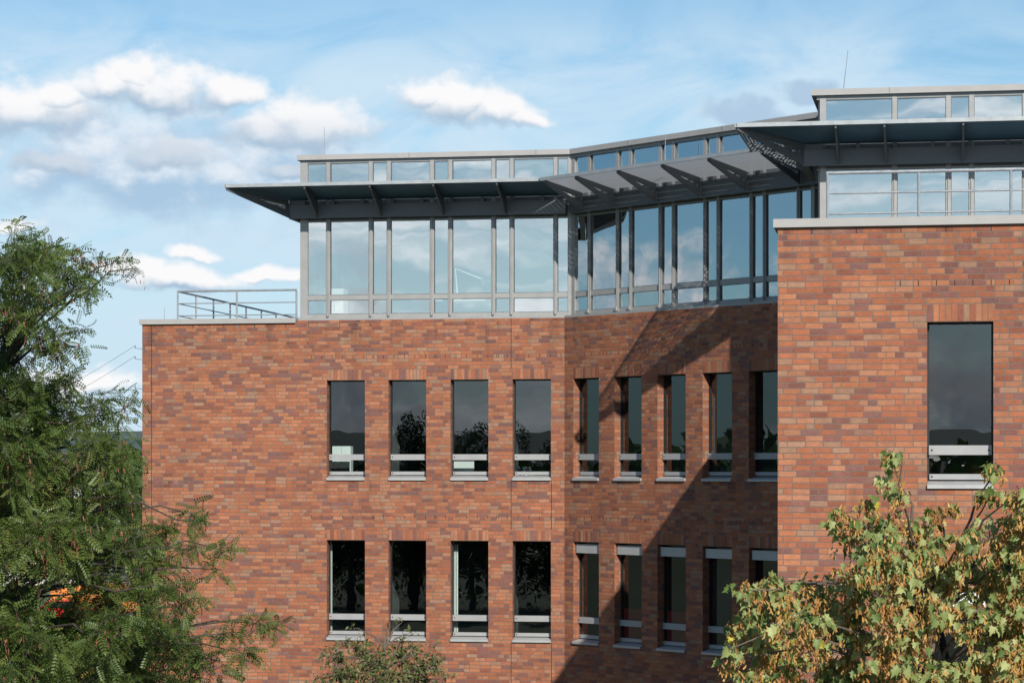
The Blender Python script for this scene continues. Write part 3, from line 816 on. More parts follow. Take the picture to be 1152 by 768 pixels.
# ------------------------------------------------------------------ things inside the rooms
def desk(F, s, o, zf, w=1.5, d=.75, top=M_WOOD, label='', group=None):
    p = F(s, o, zf); t = empty('desk', p, label, 'desk', group)
    mb = MB(); mb.box(F, s-w/2, s+w/2, o-d, o, zf+.71, zf+.74); mb.build('desk_top', top, t)
    for a_ in (s-w/2+.05, s+w/2-.05):
        m_ = MB(); m_.box(F, a_-.02, a_+.02, o-d+.05, o-.05, zf, zf+.709); m_.build('leg', M_ALU, t)
    return t
def monitor(F, s, o, z, w=.52, label='', back=M_WHITE):
    t = empty('monitor', F(s, o, z), label, 'monitor')
    mb = MB(); mb.box(F, s-w/2, s+w/2, o-.04, o, z+.11, z+.45); mb.build('casing', back, t)
    mb = MB(); mb.box(F, s-w/2+.02, s+w/2-.02, o-.046, o-.0405, z+.13, z+.43); mb.build('screen', M_SCREEN, t)
    mb = MB(); mb.box(F, s-.03, s+.03, o-.05, o-.041, z+.012, z+.2); mb.box(F, s-.12, s+.12, o-.12, o+.06, z, z+.012); mb.build('stand', M_ALU, t)
def cabinet(F, s, o, zf, w, d, h, label, mat=M_WHITE):
    t = empty('cabinet', F(s, o, zf), label, 'cabinet')
    mb = MB(); mb.box(F, s-w/2, s+w/2, o-d, o-.02, zf, zf+h); mb.build('carcass', mat, t)
    for k in (0, 1):
        m_ = MB(); m_.box(F, s-w/2+k*w/2+.004, s-w/2+(k+1)*w/2-.004, o-.0195, o, zf+.05, zf+h-.004)
        dr = m_.build('door', mat, t)
        hx = s - .04 if k == 0 else s + .04
        m_ = MB(); m_.box(F, hx-.008, hx+.008, o+.0005, o+.025, zf+h*.5, zf+h*.5+.14); m_.build('handle', M_ALU, dr)
zf2 = Z_SILL - .75; zf1 = zf2 - STOREY; zfp = 3.2
def lamp(F, s, o, z, label, k=1.0):
    t = empty('desk_lamp', F(s, o, z), label, 'lamp')
    m_ = MB(); m_.tube([F(s, o, z), F(s, o, z+.03)], [.11*k, .10*k], 14); m_.build('base', M_WHITE, t)
    m_ = MB(); m_.tube([F(s, o, z+.03), F(s-.06, o, z+.75*k), F(s+.62*k, o, z+.48*k)], .022, 8); m_.build('arm', M_WHITE, t)
    m_ = MB(); m_.tube([F(s+.58*k, o, z+.53*k), F(s+.68*k, o, z+.40*k)], [.04, .10], 12); m_.build('lamp_shade', M_WHITE, t)
cabinet(L, L.s(377, -1.2), -1.0, zfp, .5, .45, 1.05, 'white two door cabinet behind the leftmost bays of the glazed top storey')
desk(L, L.s(521, -1.2), -.75, zfp, 1.5, .8, M_WHITE, 'white desk under the white lamp in the glazed top storey')
lamp(L, L.s(516, -1.2), -1.1, zfp+.74, 'white swing arm lamp on the desk in the glazed top storey')
cabinet(L, L.s(384, -.9), -.9, zf2, .45, .4, 1.55, 'pale tall cabinet inside the leftmost upper brick window')
d1_ = desk(L, L.s(389, -.5), -.42, zf2, 1.1, .7, M_WOOD, 'wooden desk inside the leftmost upper brick window')
monitor(L, L.s(382, -.8), -.75, zf2+.74, .5, 'black monitor on the wooden desk inside the leftmost upper brick window', M_CHAR)
desk(L, L.s(527, -.5), -.42, zf2, 1.5, .75, M_WOOD, 'wooden desk inside the third upper brick window from the left')
monitor(L, L.s(520, -.8), -.75, zf2+.74, .58, 'white monitor standing inside the third upper brick window from the left')
desk(L, L.s(597, -.5), -.42, zf2, 1.3, .75, M_WHITE, 'white desk inside the upper brick window nearest the inner corner')
desk(L, L.s(458, -.5), -.42, zf2, 1.1, .7, M_CHAR, 'dark desk inside the second upper brick window from the left')
def binder_row(F, s, o, z):
    x = s
    for i in range(4):
        t = empty('binder', F(x, o, z), ['white binder standing upright, first from the left on the white desk by the inner corner', 'black binder on the white desk by the inner corner, left of the leaning ones', 'white binder leaning beside the black one on the white desk by the inner corner', 'grey binder leaning most, at the right end of the row on the white desk'][i], 'binder', 'binders on the white desk')
        m_ = MB(); lean = .05*i
        c = [F(x, o, z), F(x+.05, o, z), F(x+.05, o-.26, z), F(x, o-.26, z), F(x-lean, o, z+.32), F(x+.05-lean, o, z+.32), F(x+.05-lean, o-.26, z+.32), F(x-lean, o-.26, z+.32)]
        m_.hexa(c); m_.build('cover', [M_WHITE, M_CHAR, M_WHITE, M_COPING][i], t)
        m_ = MB(); m_.box(F, x+.012, x+.038, o+.0005, o+.002, z+.08, z+.2); m_.build('spine_card', M_COPING, t)
        x += .13
binder_row(L, L.s(581, -.7), -.6, zf2+.741)
for (px, lab) in ((716, 'red office partition behind the second lower window of the splayed front'), (766, 'red office partition behind the third lower window of the splayed front')):
    t = empty('partition_screen', M(M.s(px, -1.0), -1.0, zf1), lab, 'screen')
    s_ = M.s(px, -1.0)
    m_ = MB(); m_.box(M, s_-.5, s_+.3, -1.05, -1.0, zf1+.15, zf1+1.55); m_.build('panel', M_RED, t)
    for q in (s_-.45, s_+.25):
        m_ = MB(); m_.box(M, q-.02, q+.02, -1.2, -.85, zf1, zf1+.149); m_.build('foot', M_ALU, t)
# pale blinds and a curtain edge in some lower windows
def curtain(F, a, b, o, z0, z1, label):
    m_ = MB(); n = 14; z0, z1 = z0, z1
    P_ = [F(a+(b-a)*i/n, o+.03*math.sin(i*2.4), 0) for i in range(n+1)]
    for i in range(n):
        for dz in (0,):
            p, q = P_[i], P_[i+1]
            m_.face([(p.x, p.y, z0), (q.x, q.y, z0), (q.x, q.y, z1), (p.x, p.y, z1)])
            m_.face([(p.x, p.y+.006, z1), (q.x, q.y+.006, z1), (q.x, q.y+.006, z0), (p.x, p.y+.006, z0)])
    tag(m_.build('curtain', M_WHITE, smooth=True), label, 'curtain')
z0_, z1_ = rowz(1)
curtain(L, L.s(507.5, -.4), L.s(515.5, -.4), -.42, z0_+.1, z1_-.1, 'narrow pale curtain at the left edge of the third lower brick window')
curtain(L, L.s(368.5, -.4), L.s(374, -.4), -.42, z0_+.1, z1_-.1, 'narrow pale curtain at the left edge of the leftmost lower brick window')
desk(RW, RW.s(1080, -.5), -.5, zf2, 1.4, .75, M_CHAR, 'dark desk inside the large upper window of the right wing')

# ------------------------------------------------------------------ ground and surroundings
def struct(o, kind='structure'): o['kind'] = kind; return o
def ground_mat():
    m, N, out = newmat('ground_grass')
    tc_ = N.n('ShaderNodeTexCoord'); nz = N.noise(tc_.outputs['Object'], .05, 8, .65); n2 = N.noise(tc_.outputs['Object'], 1.5, 5, .6)
    c_ = N.mix(N.mapr(nz, .35, .65), (.05, .075, .025), (.10, .11, .055)); c_ = N.mix(N.m('MULTIPLY', n2, .5), c_, (.07, .075, .035))
    b = N.n('ShaderNodeBsdfPrincipled'); N.put(b.inputs['Base Color'], c_); b.inputs['Roughness'].default_value = .95
    N.put(out.inputs[0], b.outputs[0]); return m
mb = MB(); mb.face([(-1800, -1800, GROUND), (1800, -1800, GROUND), (1800, 2600, GROUND), (-1800, 2600, GROUND)])
struct(mb.build('ground', ground_mat()))
M_ASPH = pbr('asphalt', (.052, .052, .054), .9, 0, .2, .8, .1); M_PAVE = pbr('paving', (.24, .23, .22), .9, 0, .15, 2)
mb = MB(); mb.face([(-90, 120, GROUND+.004), (60, 150, GROUND+.004), (60, 176, GROUND+.004), (-90, 146, GROUND+.004)]); struct(mb.build('road', M_ASPH))
mb = MB(); mb.face([(-30, 8, GROUND+.004), (30, 8, GROUND+.004), (30, 32, GROUND+.004), (-30, 32, GROUND+.004)]); struct(mb.build('pavement', M_PAVE))

# ------------------------------------------------------------------ foliage machinery (numpy)
def mesh_np(name, V, F, mats, parent=None, rnd=None, mi=None):
    me = bpy.data.meshes.new(name)
    nf, k = F.shape
    me.vertices.add(len(V)); me.vertices.foreach_set('co', V.astype(np.float32).ravel())
    me.loops.add(nf*k); me.loops.foreach_set('vertex_index', F.astype(np.int32).ravel())
    me.polygons.add(nf); me.polygons.foreach_set('loop_start', np.arange(0, nf*k, k, dtype=np.int32))
    if not isinstance(mats, (list, tuple)): mats = [mats]
    for m_ in mats: me.materials.append(m_)
    if mi is not None: me.polygons.foreach_set('material_index', mi.astype(np.int32))
    if rnd is not None:
        a_ = me.attributes.new('rnd', 'FLOAT', 'POINT'); a_.data.foreach_set('value', rnd.astype(np.float32))
    me.update(calc_edges=True)
    o = bpy.data.objects.new(name, me); COL.objects.link(o)
    if parent: attach(o, parent)
    return o
def unit(v): return v/np.maximum(np.linalg.norm(v, axis=-1, keepdims=True), 1e-9)
def place(template, tf, pos, d, up, size):
    """template (k,3) along d / side / normal -> all leaves; returns V,F"""
    d = unit(d); b = unit(np.cross(up, d)); n = np.cross(d, b)
    V = pos[:, None, :] + size[:, None, None]*(template[None, :, 0:1]*d[:, None] + template[None, :, 1:2]*b[:, None] + template[None, :, 2:3]*n[:, None])
    k = len(template)
    F = tf[None] + (np.arange(len(pos))*k)[:, None, None]
    return V.reshape(-1, 3), F.reshape(-1, tf.shape[1])
def pinnate(pairs, droop, fold):
    v, f = [], []
    def leaflet(base, dr, nrm_, ln, wd):
        side = np.cross(nrm_, dr); i = len(v)
        v.extend([base, base + dr*ln*.45 + side*wd, base + dr*ln, base + dr*ln*.45 - side*wd]); f.append([i, i+1, i+2, i+3])
    for i in range(pairs):
        t = .16 + .80*i/(pairs-1)
        p = np.array([t - .12*droop*t**3, 0, -droop*t*t*.5])
        ln = .225*(1 - .28*abs(t-.55)); wd = .052
        for s in (1, -1):
            dr = unit(np.array([.32 + .1*t, s*.95, -fold])); nr = unit(np.array([0, s*fold, 1.0]))
            leaflet(p, dr, nr, ln, wd)
    t = .98; leaflet(np.array([t - .12*droop, 0, -droop*.49]), unit(np.array([1, 0, -droop])), np.array([droop, 0, 1.0]), .19, .036)
    # rachis
    i = len(v); v.extend([np.array([0, .006, 0]), np.array([0, -.006, 0]), np.array([.97-.12*droop, -.004, -droop*.47]), np.array([.97-.12*droop, .004, -droop*.47])]); f.append([i, i+1, i+2, i+3])
    return np.array(v), np.array(f)
def oval():
    v = np.array([[0, 0, 0], [.35, .2, .04], [1, 0, -.06], [.35, -.2, .04]]); return v, np.array([[0, 1, 2, 3]])
def maple():
    # five-lobed blade drawn as quads fanned from the petiole point
    half = [(0.02, .05), (-.08, .30), (.10, .27), (.22, .52), (.36, .30), (.62, .36), (.66, .17), (1.0, 0.0)]
    v = [np.array([0, 0, 0.]), np.array([.5, 0, -.08])]; f = []
    def add(s):
        i = len(v)
        for (x, y) in half[:-1]: v.append(np.array([x, s*y*.92, .42*abs(y) - .30*x*x]))
        v.append(np.array([1.0, 0, -.32]))
        j = lambda k: i+k
        f.extend([[0, j(0), j(1), j(2)], [0, j(2), j(3), j(4)], [0, j(4), j(5), 1], [1, j(5), j(6), j(7)]] if s > 0 else
                 [[j(2), j(1), j(0), 0], [j(4), j(3), j(2), 0], [1, j(5), j(4), 0], [j(7), j(6), j(5), 1]])
    add(1); add(-1)
    return np.array(v), np.array(f)
def wing():
    v = np.array([[0, .03, 0], [.45, .17, .02], [1, .10, -.02], [.9, -.1, 0], [.4, -.05, 0], [0, -.05, 0]])
    return v, np.array([[0, 1, 4, 5], [1, 2, 3, 4]])

def curve_pts(a, b, sag, n=6, wob=.05):
    a, b = np.array(a), np.array(b); t = np.linspace(0, 1, n)[:, None]
    p = a + (b-a)*t; p[:, 2] += (4*sag*t*(1-t))[:, 0]
    ln = np.linalg.norm(b-a)
    j = rng.normal(0, wob*ln, (n, 3)); j[0] = 0; j[-1] = 0
    return p + j

def crown_from_clumps(clumps, D, seed, twigs_per, leaves_fn, trunk_top, depth_scatter=1.0, airy=1.0):
    """clumps: (px, py, r_px[, dD]). returns twig lines and leaf anchor arrays"""
    g = np.random.default_rng(seed)
    lines, pos, dirs = [], [], []
    centres = []
    for c in clumps:
        px, py, r = c[:3]; dD = c[3] if len(c) > 3 else g.uniform(-depth_scatter, depth_scatter)
        ce = np.array(at(px, py, D+dD)); rm = r*(D+dD)/FPX
        centres.append((ce, rm))
        for _ in range(max(3, int(twigs_per*(rm/.5)**2*(airy if py < 450 else 1)))):
            v = unit(g.normal(0, 1, 3)); v[2] = v[2]*.9 + .15
            en = ce + v*rm*g.uniform(.7, 1.0)*np.array([1, 1.15, 1])
            st = ce + g.normal(0, .22*rm, 3) - v*rm*.1
            n = 6; t = np.linspace(0, 1, n)[:, None]
            p = st + (en-st)*t; p[:, 2] += (.28*rm*t*(1-t)*2 - .10*rm*t**3)[:, 0]
            p += g.normal(0, .025*rm, (n, 3))
            lines.append(p)
            leaves_fn(g, p, pos, dirs)
    return lines, np.array(pos), np.array(dirs), centres
def limbs_mesh(root_xy, base_z, centres, lines, r0, mat, parent, fork=.45, twig_r=.006, name='trunk', top=None):
    mb = MB()
    cs = np.array([c for c, _ in centres])
    mid = cs.mean(0) if top is None else np.array(top)
    basep = np.array([root_xy[0], root_xy[1], base_z])
    fk = basep + (mid-basep)*fork
    tr = curve_pts(basep, fk, 0, 7, .012); top_ = curve_pts(fk, np.array([mid[0], mid[1], cs[:, 2].max()*.35+mid[2]*.65]), 0, 7, .02)
    mb.tube([Vector(p) for p in tr], list(np.linspace(r0, r0*.72, 7)), 10)
    mb.tube([Vector(p) for p in top_], list(np.linspace(r0*.7, r0*.22, 7)), 8)
    main = np.vstack([tr[3:], top_])
    for c, rm in centres:
        dist = np.linalg.norm(main - c, axis=1) + np.where(main[:, 2] > c[2]-.2, 3.0, 0)
        st = main[int(np.argmin(dist))]
        p = curve_pts(st, c, .10*np.linalg.norm(c-st), 8, .014)
        mb.tube([Vector(q) for q in p], list(np.linspace(max(.022, min(r0*.2, .0042*np.linalg.norm(c-st)+.007)), .005, 8)), 6, cap=False)
    # thin twigs, triangular tubes in the same part
    V, F = [], []; k = 0
    for p in lines:
        n = len(p)
        for i in range(n):
            r = twig_r*(1.15 - i/n)
            V += [p[i] + np.array([r, 0, 0]), p[i] + np.array([-r*.5, r*.8, 0]), p[i] + np.array([-r*.5, -r*.4, r*.8])]
        for i in range(n-1):
            for e in range(3):
                a_, b_ = k+i*3+e, k+i*3+(e+1) % 3
                F.append([a_, b_, b_+3, a_+3])
        k += 3*n
    for q in F:
        mb.face([V[q[0]], V[q[1]], V[q[2]], V[q[3]]])
    return mb.build(name, mat, parent, smooth=True)
M_BARK = pbr('bark', (.05, .04, .032), .95, 0, .35, 14, .5)
M_TWIG = pbr('maple_bark', (.11, .085, .065), .9, 0, .3, 14, .4)

def noise_cluster(p, sc, seed):
    g = np.random.default_rng(seed); ph = g.uniform(0, 6.28, (5, 3)); fr = g.normal(0, sc, (5, 3))
    return np.mean([np.sin(p@fr[i] + ph[i, 0]) for i in range(5)], axis=0)

# ------------------------------------------------------------------ locust tree, left
def locust():
    D = 24.0
    root = empty('locust_tree', (at(-5, 500, D).x, D, GROUND), 'tall green locust tree with feathery leaves and red brown pods at the left edge', 'tree')
    cl = [(20, 305, 48), (60, 292, 38), (95, 300, 34), (128, 296, 20), (150, 302, 12), (35, 345, 50), (84, 332, 30), (104, 322, 18), (5, 400, 55), (60, 395, 44), (84, 372, 20),
          (62, 435, 36), (20, 455, 55), (108, 470, 42), (138, 462, 24), (60, 490, 55), (0, 520, 70), (110, 515, 44), (140, 505, 20), (50, 550, 60), (115, 560, 48), (145, 560, 28), (10, 600, 70),
          (82, 610, 55), (140, 610, 42), (185, 600, 30), (215, 578, 20), (232, 586, 20), (215, 618, 26), (255, 620, 22), (240, 640, 18), (170, 645, 42), (18, 715, 52), (110, 700, 50), (165, 690, 55), (205, 680, 34),
          (60, 745, 75), (140, 750, 62), (195, 738, 48), (232, 750, 32), (255, 712, 24), (285, 700, 22), (312, 708, 20), (275, 735, 24), (0, 770, 70), (90, 790, 70), (170, 795, 60), (-40, 330, 60), (-50, 430, 70), (-50, 560, 80), (-50, 690, 80),
          (-10, 710, 60, 2.2), (40, 560, 70, 2.2), (20, 480, 60, 1.8), (110, 620, 55, 2.2), (-20, 620, 70, 2.2), (40, 620, 60, -1.6), (20, 740, 70, -1.8), (120, 715, 45, -1.7), (100, 605, 60, 1.5), (20, 560, 60, 1.5), (95, 650, 40, 1.4), (118, 668, 34, .8), (30, 650, 36, 1.0), (85, 690, 30, .2), (40, 690, 30, .3), (10, 680, 36, .4), (130, 530, 40, 1.2), (150, 620, 40, 1.4), (20, 275, 28), (75, 318, 40), (15, 350, 50), (45, 300, 40, 1.2), (0, 300, 40)]
    def lf(g, p, pos, dirs):
        n = len(p); ln = np.linalg.norm(p[-1]-p[0])
        m = max(5, int(ln/.042))
        for t in np.linspace(.22, 1.0, m):
            q = t*(n-1); i = min(int(q), n-2); a_ = p[i] + (p[i+1]-p[i])*(q-i)
            ax = unit(p[i+1]-p[i]); s = unit(np.cross(ax, [0, 0, 1]) + g.normal(0, .35, 3))
            sg = 1 if g.random() < .5 else -1
            d = ax*(.5 if t < .93 else 1.2) + s*sg*.9 + np.array([0, 0, g.uniform(-.75, .35)]) + g.normal(0, .3, 3)
            pos.append(a_); dirs.append(d)
    lines, pos, dirs, cen = crown_from_clumps(cl, D, 11, 50, lf, None, 1.3, .72)
    N = len(pos); g = np.random.default_rng(3)
    size = g.uniform(.09, .20, N)
    up = unit(np.array([0, -.25, .9]) + g.normal(0, .52, (N, 3)))
    temps = [pinnate(7, .25, .15), pinnate(6, .55, .35), pinnate(7, .95, .2)]
    which = g.integers(0, 3, N); Vs, Fs, Rs = [], [], []; k = 0
    tone = .45 + .28*noise_cluster(pos, 2.2, 5) + g.normal(0, .17, N)
    for w in range(3):
        m_ = which == w; T, tf = temps[w]
        V, F = place(T, tf, pos[m_], dirs[m_], up[m_], size[m_])
        Vs.append(V); Fs.append(F + k); k += len(V)
        Rs.append(np.clip(np.repeat(tone[m_], len(T)) + g.normal(0, .04, len(V)), 0, 1))
    lm = leafmat('locust_leaf', [(0, (.042, .071, .018)), (.4, (.079, .123, .027)), (.75, (.136, .177, .042)), (.95, (.22, .22, .062)), (1.0, (.34, .26, .08))], .38, .45)
    mesh_np('crown', np.vstack(Vs), np.vstack(Fs), lm, root, np.concatenate(Rs))
    # hanging pods in bunches
    g = np.random.default_rng(8)
    sel = g.choice(N, 1500, replace=False); pp, dv, sz = [], [], []
    keep = pos[sel][noise_cluster(pos[sel], 1.6, 9) > -.05]
    for b in keep:
        for _ in range(g.integers(3, 7)):
            pp.append(b + g.normal(0, .028, 3) + np.array([0, -.02, -g.uniform(0, .12)])); dv.append([g.normal(0, .25), g.normal(0, .25), -1]); sz.append(g.uniform(.035, .07))
    pv = np.array([[0, .03, 0], [.4, .11, .03], [1, .03, 0], [1, -.03, 0], [.45, -.11, -.03], [0, -.03, 0]]); pf = np.array([[0, 1, 4, 5], [1, 2, 3, 4]])
    V, F = place(pv, pf, np.array(pp), np.array(dv, float), unit(g.normal(0, 1, (len(pp), 3))), np.array(sz))
    pm = leafmat('pod', [(0, (.14, .045, .03)), (.6, (.25, .085, .055)), (1, (.33, .17, .09))], .2, .6)
    mesh_np('seed_pods', V, F, pm, root, np.repeat(g.random(len(pp)), 6))
    limbs_mesh((root.location.x, D), GROUND, cen, lines, .22, M_BARK, root, .6, .005, top=at(-12, 520, D+.6))
locust()

# ------------------------------------------------------------------ maple, right
def maple_tree():
    D = 22.0
    root = empty('maple_tree', (at(1050, 700, D).x, D, GROUND), 'maple with pale green leaves and bunches of tan winged seeds at the right', 'tree')
    cl = [(1003, 508, 7), (1004, 520, 11), (998, 545, 18), (1012, 560, 18), (1000, 590, 28), (965, 605, 26), (950, 590, 14), (985, 630, 38), (1040, 600, 34), (1062, 575, 18), (1085, 610, 30), (1112, 560, 20), (1122, 528, 15), (1140, 560, 26),
          (1130, 610, 40), (1160, 600, 40), (1060, 650, 40), (1020, 670, 44), (960, 665, 38), (915, 665, 30), (880, 660, 22), (870, 685, 30), (835, 685, 18), (845, 712, 26), (825, 728, 14), (822, 700, 16), (838, 664, 14), (855, 662, 18), (815, 745, 16), (940, 575, 12), (975, 570, 14), (900, 705, 40), (950, 715, 48), (1105, 660, 30), (1145, 680, 50),
          (1010, 735, 55), (1120, 720, 36), (870, 745, 40), (930, 765, 55), (1060, 770, 46), (1150, 760, 50), (850, 780, 40), (1000, 800, 60), (1100, 800, 55), (1185, 640, 50), (1190, 730, 60), (1020, 640, 34, -.7), (1050, 610, 24, -.6), (1000, 680, 36, -.8), (1060, 690, 34, -.8), (970, 640, 26, -.7), (1140, 640, 38, -.4), (1155, 690, 38, -.5), (1100, 690, 38, -.5), (1130, 750, 44, -.6), (1150, 575, 22), (1090, 640, 30, .4)]
    def lf(g, p, pos, dirs):
        n = len(p); ln = np.linalg.norm(p[-1]-p[0]); m = max(3, int(ln/.075))
        for t in np.linspace(.25, 1.0, m):
            q = t*(n-1); i = min(int(q), n-2); a_ = p[i] + (p[i+1]-p[i])*(q-i); ax = unit(p[i+1]-p[i])
            for sg in (1, -1):
                s = unit(np.cross(ax, [0, 0, 1]) + g.normal(0, .4, 3))
                d = ax*.5 + s*sg + np.array([0, -.2, g.uniform(-1.1, .1)])
                pos.append(a_ + unit(d)*g.uniform(.02, .07)); dirs.append(d)
    lines, pos, dirs, cen = crown_from_clumps(cl, D, 23, 52, lf, None, .8)
    N = len(pos); g = np.random.default_rng(4)
    seed_m = g.random(N) < .37
    T, tf = maple(); lp = pos[~seed_m]; n = len(lp)
    size = g.uniform(.055, .115, n)
    up = unit(np.array([.15, -.7, .6]) + g.normal(0, .62, (n, 3)))
    dirs = dirs + np.array([0, 0, -.9])
    V, F = place(T, tf, lp, dirs[~seed_m], up, size)
    tone = np.clip(.5 + .25*noise_cluster(lp, 2.5, 2) + g.normal(0, .22, n), 0, .92); tone[g.random(n) < .012] = 1.0
    lm = leafmat('maple_leaf', [(0, (.055, .095, .020)), (.3, (.12, .17, .042)), (.6, (.235, .275, .092)), (.92, (.37, .385, .155)), (1.0, (.48, .42, .06))], .28, .5)
    mesh_np('crown', V, F, lm, root, np.repeat(tone, len(T)))
    sp = pos[seed_m]; pp, dv, sz, rr = [], [], [], []
    for b in sp:
        tn = g.random()
        for _ in range(g.integers(6, 12)):
            o_ = g.normal(0, .030, 3) + np.array([0, -.01, -.035])
            pp.append(b+o_); dv.append([g.normal(0, .55), g.normal(0, .55), -1]); sz.append(g.uniform(.036, .056)); rr.append(np.clip(tn*.6 + g.random()*.4, 0, 1))
    T2, tf2 = wing()
    V, F = place(T2*np.array([1, 1.25, 1]), tf2, np.array(pp), np.array(dv, float), unit(np.array([0, -.9, .3]) + g.normal(0, .5, (len(pp), 3))), np.array(sz))
    sm = leafmat('winged_seed', [(0, (.26, .115, .032)), (.5, (.46, .24, .070)), (1, (.62, .39, .13))], .30, .6)
    mesh_np('winged_seeds', V, F, sm, root, np.repeat(np.array(rr), 6))
    limbs_mesh((root.location.x, D), GROUND, cen, lines, .15, M_TWIG, root, .62, .0045, top=at(1045, 800, D+.5))
maple_tree()

# ------------------------------------------------------------------ small tree, bottom centre
def young_tree():
    D = 42.0
    root = empty('young_tree', (at(430, 760, D).x, D, GROUND), 'small loose leaved young tree topping out below the lower left windows', 'tree')
    cl = [(398, 706, 9), (388, 722, 14), (405, 735, 26), (375, 742, 22), (362, 738, 10), (432, 726, 12), (437, 702, 8), (452, 700, 9), (462, 712, 8), (455, 740, 30), (485, 735, 16), (490, 748, 18), (420, 755, 34), (385, 765, 34), (470, 765, 36), (505, 762, 12), (440, 785, 44), (360, 780, 26), (500, 790, 26)]
    def lf(g, p, pos, dirs):
        n = len(p); ln = np.linalg.norm(p[-1]-p[0]); m = max(4, int(ln/.038))
        for t in np.linspace(.2, 1.0, m):
            q = t*(n-1); i = min(int(q), n-2); a_ = p[i] + (p[i+1]-p[i])*(q-i); ax = unit(p[i+1]-p[i])
            d = ax*.6 + unit(g.normal(0, 1, 3)) + np.array([0, 0, -.15]); pos.append(a_); dirs.append(d)
    lines, pos, dirs, cen = crown_from_clumps(cl, D, 5, 44, lf, None, .8)
    N = len(pos); g = np.random.default_rng(6); T, tf = oval()
    V, F = place(T, tf, pos, dirs, unit(np.array([0, -.5, .9]) + g.normal(0, .5, (N, 3))), g.uniform(.06, .11, N))
    tone = np.clip(.5 + .25*noise_cluster(pos, 2, 2) + g.normal(0, .2, N), 0, 1)
    lm = leafmat('young_leaf', [(0, (.05, .075, .022)), (.5, (.095, .12, .035)), (.85, (.16, .17, .06)), (1.0, (.22, .13, .05))], .3, .5)
    mesh_np('crown', V, F, lm, root, np.repeat(tone, 4))
    limbs_mesh((root.location.x, D), GROUND, cen, lines, .09, M_TWIG, root, .6, .006)
young_tree()

# ------------------------------------------------------------------ trees seen in the window reflections
def bushy(x, y, h, w, seed, label, n=15000, group=None):
    g = np.random.default_rng(seed)
    root = empty('linden_tree', (x, y, GROUND), label, 'tree', group)
    k = 26; lob = unit(g.normal(0, 1, (k, 3)))*g.uniform(.35, .85, (k, 1)); cz = GROUND + h*.52
    cenp = np.array([x, y, cz]) + lob*np.array([w/2, w/2, h*.46])
    idx = g.integers(0, k, n); r = unit(g.normal(0, 1, (n, 3)))*np.sqrt(g.uniform(.15, 1, (n, 1)))
    pos = cenp[idx] + r*np.array([w*.17, w*.17, h*.115])
    T, tf = oval()
    V, F = place(T*np.array([1, 1.6, 1]), tf, pos, g.normal(0, 1, (n, 3)), unit(np.array([0, 0, 1.0]) + g.normal(0, .6, (n, 3))), g.uniform(.15, .27, n))
    mesh_np('crown', V, F, LIN, root, np.repeat(np.clip(g.normal(.45, .2, n), 0, 1), 4))
    mb = MB(); mb.tube([(x, y, GROUND), (x+.1, y, GROUND+h*.3), (x, y+.1, GROUND+h*.75)], [h*.024, h*.019, h*.006], 9)
    for c in cenp[::3]:
        mb.tube([Vector((x, y, GROUND+h*.35)), Vector(c)], [h*.009, h*.002], 5, cap=False)
    mb.build('trunk', M_BARK, root, smooth=True)
LIN = leafmat('linden_leaf', [(0, (.022, .045, .014)), (.6, (.045, .085, .022)), (1, (.08, .12, .035))], .25, .5)
refl_trees = [(-57, -42, 12.0, 7, ''), (-52, -45, 11.4, 6, ''), (-48, -41, 12.3, 6, ''), (-44.5, -43, 13.6, 6, ''), (-41, -45, 13.0, 6, ''), (-38, -41, 13.7, 6.5, ''), (-34.5, -44, 13.1, 6, ''), (-31, -47, 12.8, 7, ''), (-26, -50, 12.2, 7, ''), (-20, -54, 11.6, 8, '')]
for i, (x, y, h, w, lab) in enumerate(refl_trees): bushy(x, y, h, w, 40+i, 'dark green linden across the street, mirrored in the upper brick windows', group='lindens mirrored in the windows')

def hedge():  # unseen hedge, added so the lower panes mirror something dark
    g = np.random.default_rng(91); n = 26000
    x = g.uniform(-78, -12, n); z = GROUND + 5.4*np.sqrt(g.uniform(0, 1, n))*(1 + .08*np.sin(x*.9)); y = -48 - .18*(x+40) + g.normal(0, .6, n)
    T, tf = oval()
    V, F = place(T*np.array([1, 1.6, 1]), tf, np.stack([x, y, z], 1), g.normal(0, 1, (n, 3)), unit(np.array([0, .3, 1.0]) + g.normal(0, .6, (n, 3))), g.uniform(.25, .42, n))
    tag(mesh_np('hedge', V, F, LIN, None, np.repeat(np.clip(g.normal(.35, .2, n), 0, 1), 4)), 'tall dark hedge added out of view to darken the reflections in the lower brick windows', 'hedge')
hedge()

# ------------------------------------------------------------------ wooded horizon all round
def wooded_ring():
    g = np.random.default_rng(77)
    n = 62000; ang = g.uniform(0, 2*np.pi, n); rad = g.uniform(300, 430, n)
    prof = 9 + 7*np.sin(ang*3+.5) * .35 + 2.2*np.sin(ang*17+1) + 1.6*np.sin(ang*41) + (rad-300)*.045
    hgt = prof*np.sqrt(g.uniform(.02, 1.0, n))
    pos = np.stack([rad*np.sin(ang), rad*np.cos(ang), GROUND + hgt], 1)
    T, tf = oval()
    V, F = place(T*np.array([1, 1.6, 1]), tf, pos, g.normal(0, 1, (n, 3)), unit(np.array([0, 0, .8]) + g.normal(0, .7, (n, 3))), g.uniform(2.0, 4.2, n))
    o = mesh_np('distant_wood', V, F, LIN, None, np.repeat(np.clip(g.normal(.5, .22, n), 0, 1), 4))
    o['kind'] = 'stuff'; tag(o, 'dark green wood along the horizon', 'wood')
wooded_ring()
mb = MB()
N_ = 96
